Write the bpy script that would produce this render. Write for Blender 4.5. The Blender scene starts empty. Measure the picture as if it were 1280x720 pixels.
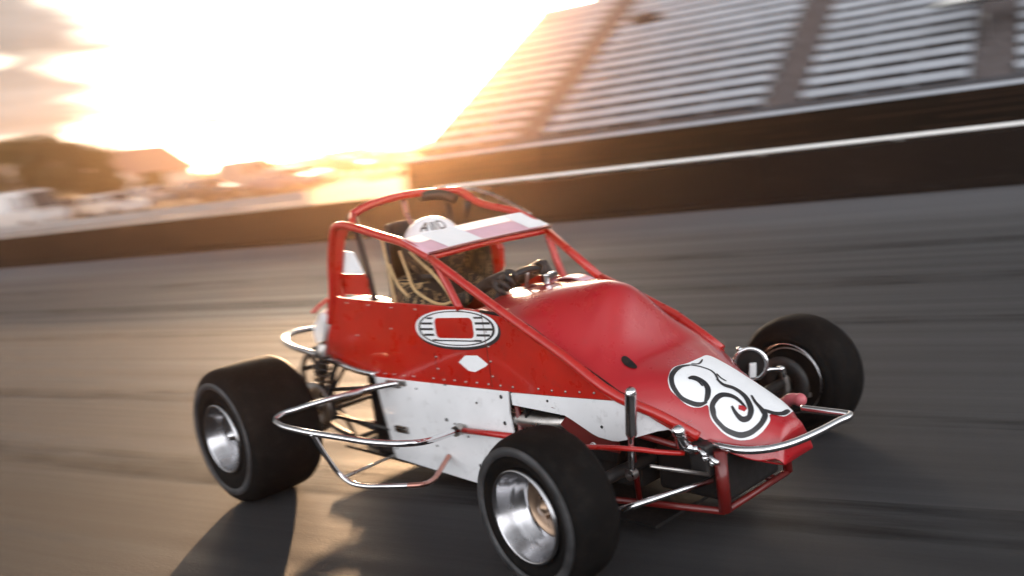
import bpy, bmesh, math, random
from mathutils import Vector, Matrix
from mathutils.geometry import delaunay_2d_cdt
R = math.radians
rng = random.Random(7)
scene = bpy.context.scene
COL = scene.collection

DOF_N, DOF_R = 1.5, .22
SUNEL, SUNE, SKYS, EXPO = 5.0, 2.5, .15, 2.62
CLOUD_FILL, CLOUD_BACK = (3.2, 3.22, 3.36, 1), (.37, .355, .35, 1)
ZEN = .22  # overhead clouds dimmed to shape the added fill light
DUST = 2.0
HAZE, HAZEG = 0.00058, .9

def lerp_tab(tab,x):
    if x<=tab[0][0]: return tab[0][1]
    for (x0,v0),(x1,v1) in zip(tab,tab[1:]):
        if x<=x1:
            t=(x-x0)/(x1-x0); return v0+(v1-v0)*t
    return tab[-1][1]
def smooth_tab(tab,x):
    # monotone-ish cubic through the table
    if x<=tab[0][0]: return tab[0][1]
    if x>=tab[-1][0]: return tab[-1][1]
    n=len(tab)
    def slope(i):
        if i==0: return (tab[1][1]-tab[0][1])/(tab[1][0]-tab[0][0])
        if i==n-1: return (tab[-1][1]-tab[-2][1])/(tab[-1][0]-tab[-2][0])
        a=(tab[i][1]-tab[i-1][1])/(tab[i][0]-tab[i-1][0]); b=(tab[i+1][1]-tab[i][1])/(tab[i+1][0]-tab[i][0])
        return 0.0 if a*b<0 else (2*a*b/(a+b) if a+b else 0.0)
    for i in range(n-1):
        x0,v0=tab[i];x1,v1=tab[i+1]
        if x<=x1:
            h=x1-x0;t=(x-x0)/h;m0=slope(i)*h;m1=slope(i+1)*h
            return (2*t**3-3*t*t+1)*v0+(t**3-2*t*t+t)*m0+(-2*t**3+3*t*t)*v1+(t**3-t*t)*m1
TOP=[(1.30,.955),(1.5,.975),(1.65,.988),(1.78,.997),(1.86,.985),(1.915,.945),(1.965,.865),(2.01,.775),(2.06,.710),(2.12,.680),(2.22,.642),(2.36,.574),(2.50,.503),(2.555,.471),(2.595,.446)]
EDGE=[(1.30,.93),(1.547,.905),(1.857,.755),(2.156,.600),(2.26,.505),(2.34,.43),(2.42,.37),(2.5,.335),(2.555,.322),(2.595,.325)]
NEAR=[(1.30,-.245),(2.10,-.245),(2.2,-.19),(2.30,-.115),(2.42,-.045),(2.52,-.002),(2.56,.02),(2.595,.05)]
FAR=[(1.30,.465),(1.7,.465),(2.0,.45),(2.1,.44),(2.3,.405),(2.5,.358),(2.56,.325),(2.595,.285)]
def hood_z(x,y):
    yn=smooth_tab(NEAR,x);yf=smooth_tab(FAR,x);e=smooth_tab(EDGE,x);tp=smooth_tab(TOP,x)
    t=min(1,max(0,(y-yn)/(yf-yn)))
    s=abs(2*t-1)
    w=min(1,max(0,(x-1.9)/(2.12-1.9)));w=w*w*(3-2*w)
    pb=(math.cos(math.pi*s/2))**1.6
    w0=min(1,max(0,(x-1.3)/.3)); 
    pn=max(0.,1-s**3.6)
    p=pb*(1-w)+pn*w
    return e+(tp-e)*p

# ------------------------------------------------------------------ helpers
def tag(o, label=None, cat=None, group=None, kind=None):
    if label: o['label'] = label
    if cat: o['category'] = cat
    if group: o['group'] = group
    if kind: o['kind'] = kind
    return o

def empty(name, loc, rz=0.0):
    o = bpy.data.objects.new(name, None)
    o.empty_display_size = .1
    o.location = loc; o.rotation_euler = (0, 0, rz)
    COL.objects.link(o)
    return o

def children(o):
    return [c for c in bpy.data.objects if c.parent == o]

def copy_tree(o, parent=None, kids=None):
    if kids is None:
        kids = {}
        for c in bpy.data.objects:
            if c.parent: kids.setdefault(c.parent.name, []).append(c)
    c = o.copy(); COL.objects.link(c); c.parent = parent
    for ch in kids.get(o.name, []): copy_tree(ch, c, kids)
    return c

class MB:
    """collects shapes; build() links them as ONE mesh object"""
    def __init__(s): s.v = []; s.f = []; s.sm = []; s.mi = []; s.cuts = []
    def add(s, v, f, smooth=False, mi=0):
        s.cuts.append((len(s.v), len(s.f)))
        b = len(s.v); s.v += [tuple(p) for p in v]
        for q in f: s.f.append([b + i for i in q]); s.sm.append(smooth); s.mi.append(mi)
        return s
    def build(s, name, mat, parent=None, origin=None, bevel=0, sharp=None):
        off = Vector((0, 0, 0))
        p = parent
        while p is not None: off += p.location; p = p.parent
        if origin is not None: off += Vector(origin)
        me = bpy.data.meshes.new(name)
        me.from_pydata([Vector(p) - off for p in s.v], [], s.f)
        me.polygons.foreach_set('use_smooth', s.sm)
        mats = mat if isinstance(mat, (list, tuple)) else [mat]
        for m in mats: me.materials.append(m)
        me.polygons.foreach_set('material_index', s.mi)
        bm = bmesh.new(); bm.from_mesh(me)
        bmesh.ops.recalc_face_normals(bm, faces=bm.faces)
        bm.to_mesh(me); bm.free()
        me.update()
        o = bpy.data.objects.new(name, me); COL.objects.link(o)
        if origin is not None: o.location = origin
        if parent is not None: o.parent = parent
        if bevel:
            m = o.modifiers.new('bevel', 'BEVEL'); m.width = bevel; m.segments = 2; m.limit_method = 'ANGLE'; m.angle_limit = R(40)
        return o
    def build_each(s, name, mat, parent=None, **kw):
        """every shape becomes a mesh object of its own"""
        out = []; ends = s.cuts[1:] + [(len(s.v), len(s.f))]
        for (v0, f0), (v1, f1) in zip(s.cuts, ends):
            m = MB(); m.add(s.v[v0:v1], [[i - v0 for i in q] for q in s.f[f0:f1]]); m.sm = s.sm[f0:f1]; m.mi = s.mi[f0:f1]
            out.append(m.build(name, mat, parent, **kw))
        return out
    def box(s, lo, hi, mi=0):
        x0, y0, z0 = lo; x1, y1, z1 = hi
        return s.add([(x0,y0,z0),(x1,y0,z0),(x1,y1,z0),(x0,y1,z0),(x0,y0,z1),(x1,y0,z1),(x1,y1,z1),(x0,y1,z1)],
            [(0,3,2,1),(4,5,6,7),(0,1,5,4),(1,2,6,5),(2,3,7,6),(3,0,4,7)], mi=mi)
    def obox(s, c, ax, ay, az, mi=0):
        c, ax, ay, az = map(Vector, (c, ax, ay, az))
        v = [c + sx*ax + sy*ay + sz*az for sz in (-1,1) for sx, sy in ((-1,-1),(1,-1),(1,1),(-1,1))]
        return s.add(v, [(0,3,2,1),(4,5,6,7),(0,1,5,4),(1,2,6,5),(2,3,7,6),(3,0,4,7)], mi=mi)
    def tube(s, pts, r, seg=12, smooth=True, sub=6, closed=False, r2=None):
        pts = [Vector(p) for p in pts]
        path = catmull(pts, sub, closed) if sub > 1 and len(pts) > 2 else pts
        n = len(path); rings = []
        up = None; v = []
        for i, p in enumerate(path):
            if closed: t = path[(i+1) % n] - path[i-1]
            else: t = path[min(i+1, n-1)] - path[max(i-1, 0)]
            if t.length < 1e-9: t = Vector((1,0,0))
            t.normalize()
            if up is None:
                up = Vector((0,0,1)) if abs(t.z) < .9 else Vector((1,0,0))
            a = t.cross(up)
            if a.length < 1e-6: a = t.orthogonal()
            a.normalize(); b = a.cross(t); up = b
            rr = r if r2 is None else r + (r2 - r) * i / max(1, n-1)
            v += [p + rr*(math.cos(2*math.pi*k/seg)*a + math.sin(2*math.pi*k/seg)*b) for k in range(seg)]
        f = []
        for i in range(n if closed else n-1):
            j = (i+1) % n
            for k in range(seg): f.append((i*seg+k, i*seg+(k+1) % seg, j*seg+(k+1) % seg, j*seg+k))
        if not closed:
            f += [tuple(range(seg))[::-1], tuple((n-1)*seg+k for k in range(seg))]
        return s.add(v, f, True)
    def lathe(s, prof, c, axis, seg=48, closed=False, smooth=True, mi=0):
        """prof = [(a along axis, radius)]"""
        c = Vector(c); ax = Vector(axis).normalized()
        e1 = ax.cross(Vector((0,0,1)));
        if e1.length < 1e-4: e1 = Vector((1,0,0))
        e1.normalize(); e2 = ax.cross(e1)
        v = []
        for a, r in prof:
            v += [c + ax*a + r*(math.cos(2*math.pi*k/seg)*e1 + math.sin(2*math.pi*k/seg)*e2) for k in range(seg)]
        f = []; n = len(prof)
        for i in range(n if closed else n-1):
            j = (i+1) % n
            for k in range(seg): f.append((i*seg+k, i*seg+(k+1) % seg, j*seg+(k+1) % seg, j*seg+k))
        return s.add(v, f, smooth, mi)
    def ball(s, c, rad, nu=20, nv=12, mi=0):
        rad = rad if isinstance(rad, (tuple, list)) else (rad,)*3
        v = [(c[0], c[1], c[2]+rad[2])]
        for i in range(1, nv):
            t = math.pi*i/nv
            for k in range(nu):
                p = 2*math.pi*k/nu
                v.append((c[0]+rad[0]*math.sin(t)*math.cos(p), c[1]+rad[1]*math.sin(t)*math.sin(p), c[2]+rad[2]*math.cos(t)))
        v.append((c[0], c[1], c[2]-rad[2])); L = len(v)-1
        f = [(0, 1+k, 1+(k+1) % nu) for k in range(nu)]
        for i in range(nv-2):
            for k in range(nu):
                a = 1+i*nu+k; b = 1+i*nu+(k+1) % nu
                f.append((a, a+nu, b+nu, b))
        f += [(L, 1+(nv-2)*nu+(k+1) % nu, 1+(nv-2)*nu+k) for k in range(nu)]
        return s.add(v, f, True, mi)
    def slab(s, poly, d, mi=0):
        """polygon (3-D points in order) extruded by vector d"""
        n = len(poly); d = Vector(d)
        v = [Vector(p) for p in poly] + [Vector(p)+d for p in poly]
        f = [tuple(range(n)), tuple(range(n, 2*n))[::-1]] + [(i, (i+1) % n, n+(i+1) % n, n+i) for i in range(n)]
        return s.add(v, f, mi=mi)
    def grid(s, rows, smooth=True, mi=0):
        m = len(rows[0]); v = [p for r in rows for p in r]
        f = [(i*m+k, i*m+k+1, (i+1)*m+k+1, (i+1)*m+k) for i in range(len(rows)-1) for k in range(m-1)]
        return s.add(v, f, smooth, mi)

def catmull(P, sub, closed=False):
    out = []; n = len(P)
    for i in range(n if closed else n-1):
        if closed: p0, p1, p2, p3 = P[i-1], P[i], P[(i+1) % n], P[(i+2) % n]
        else: p0, p1, p2, p3 = P[max(i-1,0)], P[i], P[i+1], P[min(i+2,n-1)]
        # centripetal-ish: limit the tangents by the shorter side
        l1 = (p2-p1).length
        def tan(a, b, c):
            la, lb = (b-a).length, (c-b).length
            if la < 1e-6 or lb < 1e-6: return (c-a)*.5
            return ((b-a)/la*lb + (c-b)/lb*la)/(la+lb)
        m1 = tan(p0,p1,p2)*l1; m2 = tan(p1,p2,p3)*l1
        for k in range(sub):
            t = k/sub; t2 = t*t; t3 = t2*t
            out.append((2*t3-3*t2+1)*p1 + (t3-2*t2+t)*m1 + (-2*t3+3*t2)*p2 + (t3-t2)*m2)
    if not closed: out.append(P[-1].copy())
    return out

# ------------------------------------------------------------------ materials
def lin(r, g, b):
    f = lambda c: c/12.92 if c <= .04045 else ((c+.055)/1.055)**2.4
    return (f(r/255), f(g/255), f(b/255), 1)

class NT:
    def __init__(s, name):
        s.m = bpy.data.materials.new(name); s.m.use_nodes = True
        s.t = s.m.node_tree; s.n = s.t.nodes; s.l = s.t.links
        s.b = s.n['Principled BSDF']
        s.tc = s.n.new('ShaderNodeTexCoord')
    def node(s, typ, **kw):
        x = s.n.new(typ)
        for k, v in kw.items():
            if k.startswith('i_'):
                key = k[2:].replace('_', ' ')
                x.inputs[int(key) if key.isdigit() else key].default_value = v
            else: setattr(x, k, v)
        return x
    def link(s, a, b): s.l.new(a, b)
    def noise(s, scale, detail=4, rough=.55, vec=None, stretch=None, dist=0):
        n = s.node('ShaderNodeTexNoise'); n.inputs['Scale'].default_value = scale; n.inputs['Detail'].default_value = detail
        n.inputs['Roughness'].default_value = rough; n.inputs['Distortion'].default_value = dist
        v = vec or s.tc.outputs['Object']
        if stretch:
            mp = s.node('ShaderNodeMapping'); mp.inputs['Scale'].default_value = stretch[0]; mp.inputs['Rotation'].default_value = (0, 0, stretch[1] if len(stretch) > 1 else 0)
            s.link(v, mp.inputs['Vector']); v = mp.outputs['Vector']
        s.link(v, n.inputs['Vector'])
        return n.outputs['Fac']
    def ramp(s, fac, stops):
        r = s.node('ShaderNodeValToRGB'); e = r.color_ramp.elements
        while len(e) < len(stops): e.new(.5)
        for i, (p, c) in enumerate(stops):
            e[i].position = p; e[i].color = c if not isinstance(c, (int, float)) else (c, c, c, 1)
        s.link(fac, r.inputs['Fac'])
        return r.outputs['Color']
    def mix(s, fac, a, b, mode='MIX'):
        x = s.node('ShaderNodeMix', data_type='RGBA', blend_type=mode)
        for sock, val in ((x.inputs[0], fac), (x.inputs[6], a), (x.inputs[7], b)):
            if hasattr(val, 'is_output'): s.link(val, sock)
            else: sock.default_value = val
        return x.outputs[2]
    def math(s, op, a, b=0.0):
        x = s.node('ShaderNodeMath', operation=op)
        for sock, val in ((x.inputs[0], a), (x.inputs[1], b)):
            if hasattr(val, 'is_output'): s.link(val, sock)
            else: sock.default_value = val
        return x.outputs[0]
    def bump(s, h, strength=.2, dist=.01):
        b = s.node('ShaderNodeBump'); b.inputs['Strength'].default_value = strength; b.inputs['Distance'].default_value = dist
        s.link(h, b.inputs['Height']); s.link(b.outputs['Normal'], s.b.inputs['Normal'])
    def set(s, **kw):
        for k, v in kw.items():
            sock = s.b.inputs[k.replace('_', ' ')]
            if hasattr(v, 'is_output'): s.link(v, sock)
            else: sock.default_value = v
        return s.m

def paint(name, col, rough=.3, coat=1.0, var=.12, dirt=.25, bump=.0, metal=0, scale=6.0, dirtcol=(.05,.04,.035,1), spec=.4, coatrough=.05):
    t = NT(name)
    n1 = t.noise(scale, 5)
    c2 = tuple(c*(1-var*2) for c in col[:3]) + (1,)
    base = t.mix(t.ramp(n1, [(.3, 0), (.7, 1)]), c2, col)
    d = t.noise(scale*3.2, 8, .7)
    base = t.mix(t.math('MULTIPLY', t.ramp(d, [(.56, 0), (.78, 1)]), dirt), base, dirtcol)
    t.set(Base_Color=base, Metallic=metal, Coat_Weight=coat, Coat_Roughness=coatrough, Specular_IOR_Level=spec)
    r = t.ramp(t.noise(scale*1.7, 6, .65), [(.3, max(0, rough-.08)), (.75, min(1, rough+.14))])
    t.set(Roughness=r)
    if bump: t.bump(t.noise(scale*.9, 3), bump, .02)
    return t.m

def metalmat(name, col, rough=.18, var=.12, dirt=.3, scale=14):
    t = NT(name)
    d = t.noise(scale, 7, .68)
    base = t.mix(t.math('MULTIPLY', t.ramp(d, [(.5, 0), (.75, 1)]), dirt), col, (.10, .075, .055, 1))
    t.set(Base_Color=base, Metallic=1.0, Roughness=t.ramp(t.noise(scale*.6, 5), [(.3, rough*.6), (.75, rough+var)]))
    return t.m

M = {}
M['red'] = paint('racing_red', (.44, .009, .003, 1), .30, .45, .10, .40, .10, scale=5)
M['hoodred'] = paint('hood_red', (.38, .005, .011, 1), .30, .85, .05, .15, .06, scale=4)
M['tubered'] = paint('tube_red', (.42, .010, .007, 1), .30, .5, .08, .25, 0, scale=12)
M['darkred'] = paint('frame_red', (.13, .006, .005, 1), .4, .5, .1, .45, 0, scale=12)
M['pink'] = paint('visor_pink', (.70, .44, .52, 1), .35, .5, .06, .15, 0, scale=9)
M['white'] = paint('panel_white', (.80, .81, .82, 1), .33, .6, .05, .55, .08, scale=5, dirtcol=(.22, .2, .19, 1))
M['decalwhite'] = paint('decal_white', (.82, .84, .85, 1), .4, .3, .03, .2, 0, scale=14, dirtcol=(.35, .33, .32, 1))
M['decalblack'] = paint('decal_black', (.018, .019, .022, 1), .4, .3, .1, .1, 0, scale=14)
M['black'] = paint('satin_black', (.018, .017, .017, 1), .5, 0, .2, .4, 0, scale=16)
M['dark'] = paint('interior_black', (.012, .011, .011, 1), .7, 0, .2, .5, 0, scale=12, spec=.2)
M['chrome'] = metalmat('chrome', (.72, .72, .73, 1), .07, .14, .45)
M['steel'] = metalmat('dull_steel', (.42, .40, .38, 1), .3, .2, .5)
M['alu'] = metalmat('spun_aluminium', (.47, .47, .485, 1), .16, .16, .5, 9)
M['brown_hub'] = metalmat('brown_hub', (.34, .24, .17, 1), .4, .2, .5, 10)
M['copper'] = metalmat('heated_pipe', (.55, .27, .22, 1), .25, .2, .3)
M['gold'] = paint('gold_braid', (.52, .36, .17, 1), .45, 0, .15, .3, 0, scale=30)
M['pinkcap'] = paint('pink_cap', (.55, .13, .15, 1), .45, .3, .08, .2, 0, scale=20)
M['clearglass'] = None

def rubber():
    t = NT('slick_rubber')
    n = t.noise(7, 6, .65); n2 = t.noise(60, 4, .7)
    base = t.mix(t.ramp(n, [(.3, 0), (.75, 1)]), (.004, .0038, .0038, 1), (.0075, .007, .0068, 1))
    base = t.mix(t.math('MULTIPLY', t.ramp(t.noise(16, 8, .75), [(.50, 0), (.78, 1)]), .35), base, (.034, .029, .025, 1))
    t.set(Base_Color=base, Roughness=t.ramp(n, [(.3, .6), (.8, .82)]), Specular_IOR_Level=.06)
    t.bump(t.math('ADD', n2, t.math('MULTIPLY', n, .5)), .25, .004)
    return t.m
M['rubber'] = rubber()
M['sidewall'] = paint('sidewall_ring', (.055, .055, .058, 1), .5, 0, .4, .9, 0, scale=10, dirtcol=(.02,.02,.02,1))

def suit():
    t = NT('race_suit')
    w = t.node('ShaderNodeTexWave', wave_type='BANDS'); w.inputs['Scale'].default_value = 10; w.inputs['Distortion'].default_value = 14
    w.inputs['Detail'].default_value = 3; w.inputs['Detail Scale'].default_value = 1.6
    t.link(t.tc.outputs['Object'], w.inputs['Vector'])
    f = t.ramp(w.outputs['Fac'], [(.86, 0), (.95, 1)])
    blot = t.ramp(t.noise(9, 3), [(.42, 0), (.56, 1)])
    base = t.mix(t.math('MULTIPLY', f, blot), (.020, .016, .013, 1), (.50, .37, .19, 1))
    t.set(Base_Color=base, Roughness=.75, Specular_IOR_Level=.3)
    t.bump(t.noise(14, 4), .5, .03)
    return t.m
M['suit'] = suit()

def asphalt():
    t = NT('track_asphalt')
    ang = -math.atan(.305)
    mp = t.node('ShaderNodeMapping'); mp.inputs['Rotation'].default_value = (0, 0, ang); t.link(t.tc.outputs['Object'], mp.inputs['Vector'])
    v = mp.outputs['Vector']
    def st(sx, sy, scale, det=5, ro=.6): return t.noise(scale, det, ro, v, ((sx, sy, 1),))
    s1 = st(.035, 1, 1.1, 6, .62); s2 = st(.02, 1, 5.0, 5, .6); s3 = st(.05, 1, 22, 3, .6)
    fine = t.noise(90, 4, .75, v, ((.45, 1, 1),)); speck = t.noise(210, 2, .6); blot = t.noise(.5, 5, .6)
    base = t.ramp(s1, [(.28, (.041, .042, .046, 1)), (.52, (.056, .0572, .062, 1)), (.78, (.080, .0812, .087, 1))])
    base = t.mix(t.ramp(s2, [(.40, .0), (.66, .6)]), base, (.038, .0385, .042, 1))
    base = t.mix(t.ramp(s3, [(.50, .0), (.72, .50)]), base, (.066, .066, .069, 1))
    base = t.mix(t.ramp(blot, [(.35, 0), (.7, .35)]), base, (.042, .0424, .045, 1))
    base = t.mix(t.ramp(speck, [(.60, 0), (.72, .55)]), base, (.11, .108, .106, 1))
    base = t.mix(t.ramp(fine, [(.38, 0), (.70, .6)]), base, (.062, .061, .061, 1))
    # pale towards the wall: grazing sky reflection painted in, with dust and rubber crumbs
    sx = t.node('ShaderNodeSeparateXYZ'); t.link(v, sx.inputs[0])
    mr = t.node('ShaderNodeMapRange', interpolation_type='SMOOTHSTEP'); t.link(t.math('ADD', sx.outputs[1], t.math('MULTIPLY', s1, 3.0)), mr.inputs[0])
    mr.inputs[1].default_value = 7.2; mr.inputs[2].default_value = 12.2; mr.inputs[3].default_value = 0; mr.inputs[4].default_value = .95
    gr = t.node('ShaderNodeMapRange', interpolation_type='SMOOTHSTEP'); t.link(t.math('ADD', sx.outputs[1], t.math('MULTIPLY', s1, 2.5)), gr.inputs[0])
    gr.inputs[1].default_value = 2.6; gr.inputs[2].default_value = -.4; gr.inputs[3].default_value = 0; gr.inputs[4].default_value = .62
    base = t.mix(gr.outputs[0], base, (.016, .0155, .0155, 1))      # foreground shade painted into the colour, as a rubbered-in groove
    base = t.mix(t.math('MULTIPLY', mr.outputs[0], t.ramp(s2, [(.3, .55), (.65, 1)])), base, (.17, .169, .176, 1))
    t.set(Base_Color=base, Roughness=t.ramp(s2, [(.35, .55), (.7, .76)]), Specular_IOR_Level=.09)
    h = t.math('ADD', fine, t.math('MULTIPLY', speck, .8))
    t.bump(h, .5, .005)
    return t.m
M['asphalt'] = asphalt()

def marks_mat():
    t = NT('rubber_marks')
    mp = t.node('ShaderNodeMapping'); mp.inputs['Rotation'].default_value = (0, 0, -math.atan(.305)); t.link(t.tc.outputs['Object'], mp.inputs['Vector'])
    n = t.noise(9, 5, .7, mp.outputs['Vector'], ((.06, 1, 1),)); n2 = t.noise(1.2, 3, .6)
    t.set(Base_Color=(.006, .006, .0065, 1), Roughness=.6, Specular_IOR_Level=.1, Alpha=t.math('MULTIPLY', t.ramp(n, [(.38, 0), (.62, .5)]), t.ramp(n2, [(.3, .2), (.6, 1)])))
    return t.m
M['marks'] = marks_mat()
def ground_mat(name, c1, c2, scale=1.5, rough=.9, bump=.4):
    t = NT(name)
    n = t.noise(scale, 8, .65); n2 = t.noise(scale*12, 5, .7)
    base = t.mix(t.ramp(n, [(.32, 0), (.68, 1)]), c1, c2)
    base = t.mix(t.ramp(n2, [(.4, 0), (.75, .35)]), base, tuple(c*.5 for c in c1[:3]) + (1,))
    t.set(Base_Color=base, Roughness=rough, Specular_IOR_Level=.2)
    t.bump(n2, bump, .03)
    return t.m
M['grass'] = ground_mat('dry_grass', (.050, .052, .022, 1), (.10, .085, .045, 1), 1.2)
M['gravel'] = ground_mat('pale_gravel', (.05, .043, .038, 1), (.12, .105, .093, 1), .12)
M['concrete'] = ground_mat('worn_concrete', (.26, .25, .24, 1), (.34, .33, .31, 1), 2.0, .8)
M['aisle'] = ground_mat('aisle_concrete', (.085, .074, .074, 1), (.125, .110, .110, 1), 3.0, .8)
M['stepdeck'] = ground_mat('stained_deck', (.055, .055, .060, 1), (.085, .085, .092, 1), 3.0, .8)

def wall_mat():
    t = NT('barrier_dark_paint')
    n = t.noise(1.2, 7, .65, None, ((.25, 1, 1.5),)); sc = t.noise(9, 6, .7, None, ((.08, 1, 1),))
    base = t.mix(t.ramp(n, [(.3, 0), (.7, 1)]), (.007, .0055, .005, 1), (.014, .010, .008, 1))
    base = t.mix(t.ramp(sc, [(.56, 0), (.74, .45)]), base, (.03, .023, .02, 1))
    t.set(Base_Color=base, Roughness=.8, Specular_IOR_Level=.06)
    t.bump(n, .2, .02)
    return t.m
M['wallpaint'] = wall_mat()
def board_mat():
    t = NT('dark_boarding')
    n = t.noise(2, 6, .6, None, ((.12, 1, 6),))
    base = t.mix(t.ramp(n, [(.35, 0), (.7, 1)]), (.005, .0042, .0035, 1), (.012, .0085, .006, 1))
    t.set(Base_Color=base, Roughness=.85, Specular_IOR_Level=.08)
    return t.m
M['boards'] = board_mat()
M['batten'] = paint('dark_batten', (.040, .022, .014, 1), .8, 0, .15, .3, 0, scale=2, spec=.1)
M['oldboard'] = paint('weathered_board', (.30, .28, .27, 1), .6, 0, .1, .4, 0, scale=2)
M['rail'] = paint('rail_white', (.80, .79, .76, 1), .4, .2, .06, .25, 0, scale=4)
def bench_mat():
    t = NT('bench_aluminium')
    n = t.noise(3, 6, .65, None, ((.3, 1, 1),))
    base = t.mix(t.ramp(n, [(.3, 0), (.75, 1)]), (.31, .335, .37, 1), (.43, .46, .50, 1))
    oi = t.node('ShaderNodeObjectInfo'); base = t.mix(t.ramp(oi.outputs['Random'], [(0, 0), (1, .30)]), base, (.22, .235, .26, 1))
    base = t.mix(t.ramp(t.noise(.8, 6, .7), [(.55, 0), (.75, .5)]), base, (.16, .15, .145, 1))
    t.set(Base_Color=base, Metallic=.15, Roughness=.42)
    return t.m
M['bench'] = bench_mat()
M['brick'] = paint('brown_cladding', (.16, .085, .06, 1), .7, 0, .15, .3, 0, scale=2)
M['roofred'] = paint('rust_roof', (.24, .145, .125, 1), .7, 0, .15, .3, 0, scale=2)
M['cream'] = paint('cream_wall', (.55, .50, .44, 1), .7, 0, .08, .2, 0, scale=1.5)
M['glass'] = paint('dark_glass', (.03, .035, .04, 1), .08, .6, .1, .1, 0, scale=3)
M['canvas'] = paint('white_canvas', (.80, .80, .76, 1), .7, 0, .05, .1, 0, scale=3)
M['bark'] = ground_mat('bark', (.07, .05, .035, 1), (.12, .09, .065, 1), 6)
def leaf(name, a, b):
    t = NT(name)
    oi = t.noise(.9, 4)
    base = t.mix(t.ramp(oi, [(.3, 0), (.7, 1)]), a, b)
    t.set(Base_Color=base, Roughness=.6, Specular_IOR_Level=.3)
    return t.m
M['leafA'] = leaf('olive_leaves', (.045, .048, .016, 1), (.10, .090, .032, 1))
M['leafB'] = leaf('dark_leaves', (.028, .034, .013, 1), (.062, .060, .024, 1))
def carpaint(name, c): return paint(name, c, .3, .8, .04, .12, 0, scale=3)
# ------------------------------------------------------------------ the race car (x forward, y to its left, metres)
CAR = empty('race_car', (1.03, .11, 0))
tag(CAR, 'red and white open-wheel race car with a roll cage leaning through the corner, driver aboard', 'race car')
YR, YL = -.25, .47

def wheel(name_label, c, out, wdt, RT, rim, steer, dish, label):
    """c = centre of the outer face; out = +1 when the outer face looks to the car's left"""
    w = tag(empty('wheel', Vector(c) - CAR.location), label)
    w.parent = CAR
    ax = Vector((-math.sin(steer), math.cos(steer), 0)) * (-out)      # points inboard
    k = RT
    t = MB()
    W = wdt
    prof = [(.030, rim+.004), (.010, rim+.018), (.002, rim+.045), (-.004, .62*RT+.07), (.0, RT-.055), (.012, RT-.030), (.030, RT-.013), (.055, RT-.004),
            (.09, RT), (W*.5, RT+.002), (W-.08, RT), (W-.05, RT-.006), (W-.025, RT-.02), (W-.008, RT-.042), (W, RT-.075), (W+.002, rim+.05), (W-.008, rim+.016), (W-.028, rim+.003)]
    t.lathe(prof, c, ax, 72)
    tyre = t.build('tyre', M['rubber'], w)
    g = MB(); rm = (rim + RT) / 2 + .012
    # raised lettering band smeared round the sidewall
    g.lathe([(-.0005, rm-.016), (-.0062, rm-.015), (-.0065, rm+.018), (.0, rm+.019)], c, ax, 72)
    g.build('sidewall_band', M['sidewall'], w)
    r = MB()
    lip = [(.028, rim+.006), (.004, rim+.007), (-.004, rim+.003), (-.006, rim-.003), (0, rim-.008), (.012, rim-.011)]
    if dish == 'deep':
        inn = [(.05, rim-.030), (.068, rim-.036), (.074, rim-.044), (.092, rim-.047), (.098, rim-.060), (.118, rim-.066)]
    else:
        inn = [(.035, rim-.022), (.06, rim-.032), (.075, rim-.040)]
    r.lathe(lip + inn, c, ax, 64)
    # inboard half of the barrel with its own bead lip
    r.lathe([(inn[-1][0], inn[-1][1]), (W*.6, rim-.035), (W-.04, rim-.014), (W-.018, rim-.005), (W-.014, rim+.004), (W-.03, rim+.006)], c, ax, 64)
    r.build('rim', M['alu'], w)
    d = MB(); a0, r0 = inn[-1]
    if dish == 'deep':
        d.lathe([(a0+.001, r0+.001), (a0+.010, r0-.012), (a0+.012, .055), (a0+.002, .047), (a0-.002, .030), (a0-.030, .027), (a0-.034, .0)], c, ax, 40)
        hm_ = M['brown_hub']
    else:
        d.lathe([(a0+.001, r0+.001), (a0-.004, r0-.010), (a0+.020, .09), (a0+.006, .060), (a0-.014, .048), (a0-.018, .026), (a0-.04, .022), (a0-.043, .0)], c, ax, 40)
        hm_ = M['alu']
    b = d
    for q in range(6):
        e1 = Vector((math.cos(steer), math.sin(steer), 0)); an = q*math.pi/3 + .3
        p = Vector(c) + ax*(a0+.004) + (e1*math.cos(an) + Vector((0,0,1))*math.sin(an))*.043
        b.lathe([(.004, .0075), (-.012, .0075), (-.013, .0)], p, ax, 6, smooth=False)
    d.build('wheel_center', hm_, w)
    return w

FRC = (2.06, -.788, .300); FLC = (2.06, 1.048+.243, .300); RRC = (0, -.964, .357); RLC = (0, 1.20, .345)
wheel('w', RRC, -1, .408, .357, .178, 0, 'shallow', 'widest wheel, rear right, with a bright aluminium centre')
wheel('w', FRC, -1, .243, .300, .178, -.065, 'deep', 'front right wheel with a deep dished rim and brown centre')
FLW = wheel('w', FLC, 1, .243, .300, .178, -.065, 'deep', 'front left wheel seen from its inner side')
wheel('w', RLC, 1, .36, .345, .178, 0, 'shallow', 'rear left wheel hidden behind the body')

# -- body side panels
def edge_top(x):            # top line of the red side
    if x < 1.188: return lerp_tab([(-.1,.965),(.12,.962),(.19,.947),(.6,.937),(1.188,.935)], x)
    return min(.935, smooth_tab(EDGE, x) - .012) if x > 1.3 else .930
def side_y(x, base=YR):
    return base if x < 2.08 else min(-.02, smooth_tab(NEAR, x) - .006)
sp = MB()
outl = [(.124,.963),(.191,.947),(.4,.941),(.6,.937),(.9,.936),(1.188,.935),(1.3,.925),(1.42,.912),(1.547,.893),(1.7,.824),(1.857,.743),(2.0,.668),(2.11,.611),
        (2.11,.590),(1.8,.572),(1.49,.557),(1.368,.557),(.9,.541),(.378,.524),(.15,.560),(-.082,.622),(-.017,.698),(.069,.84)]
sp.slab([(x, YR, z) for x, z in outl], (0, .012, 0))
SIDE = sp.build('side_panel', M['red'], CAR, bevel=.003)
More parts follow.
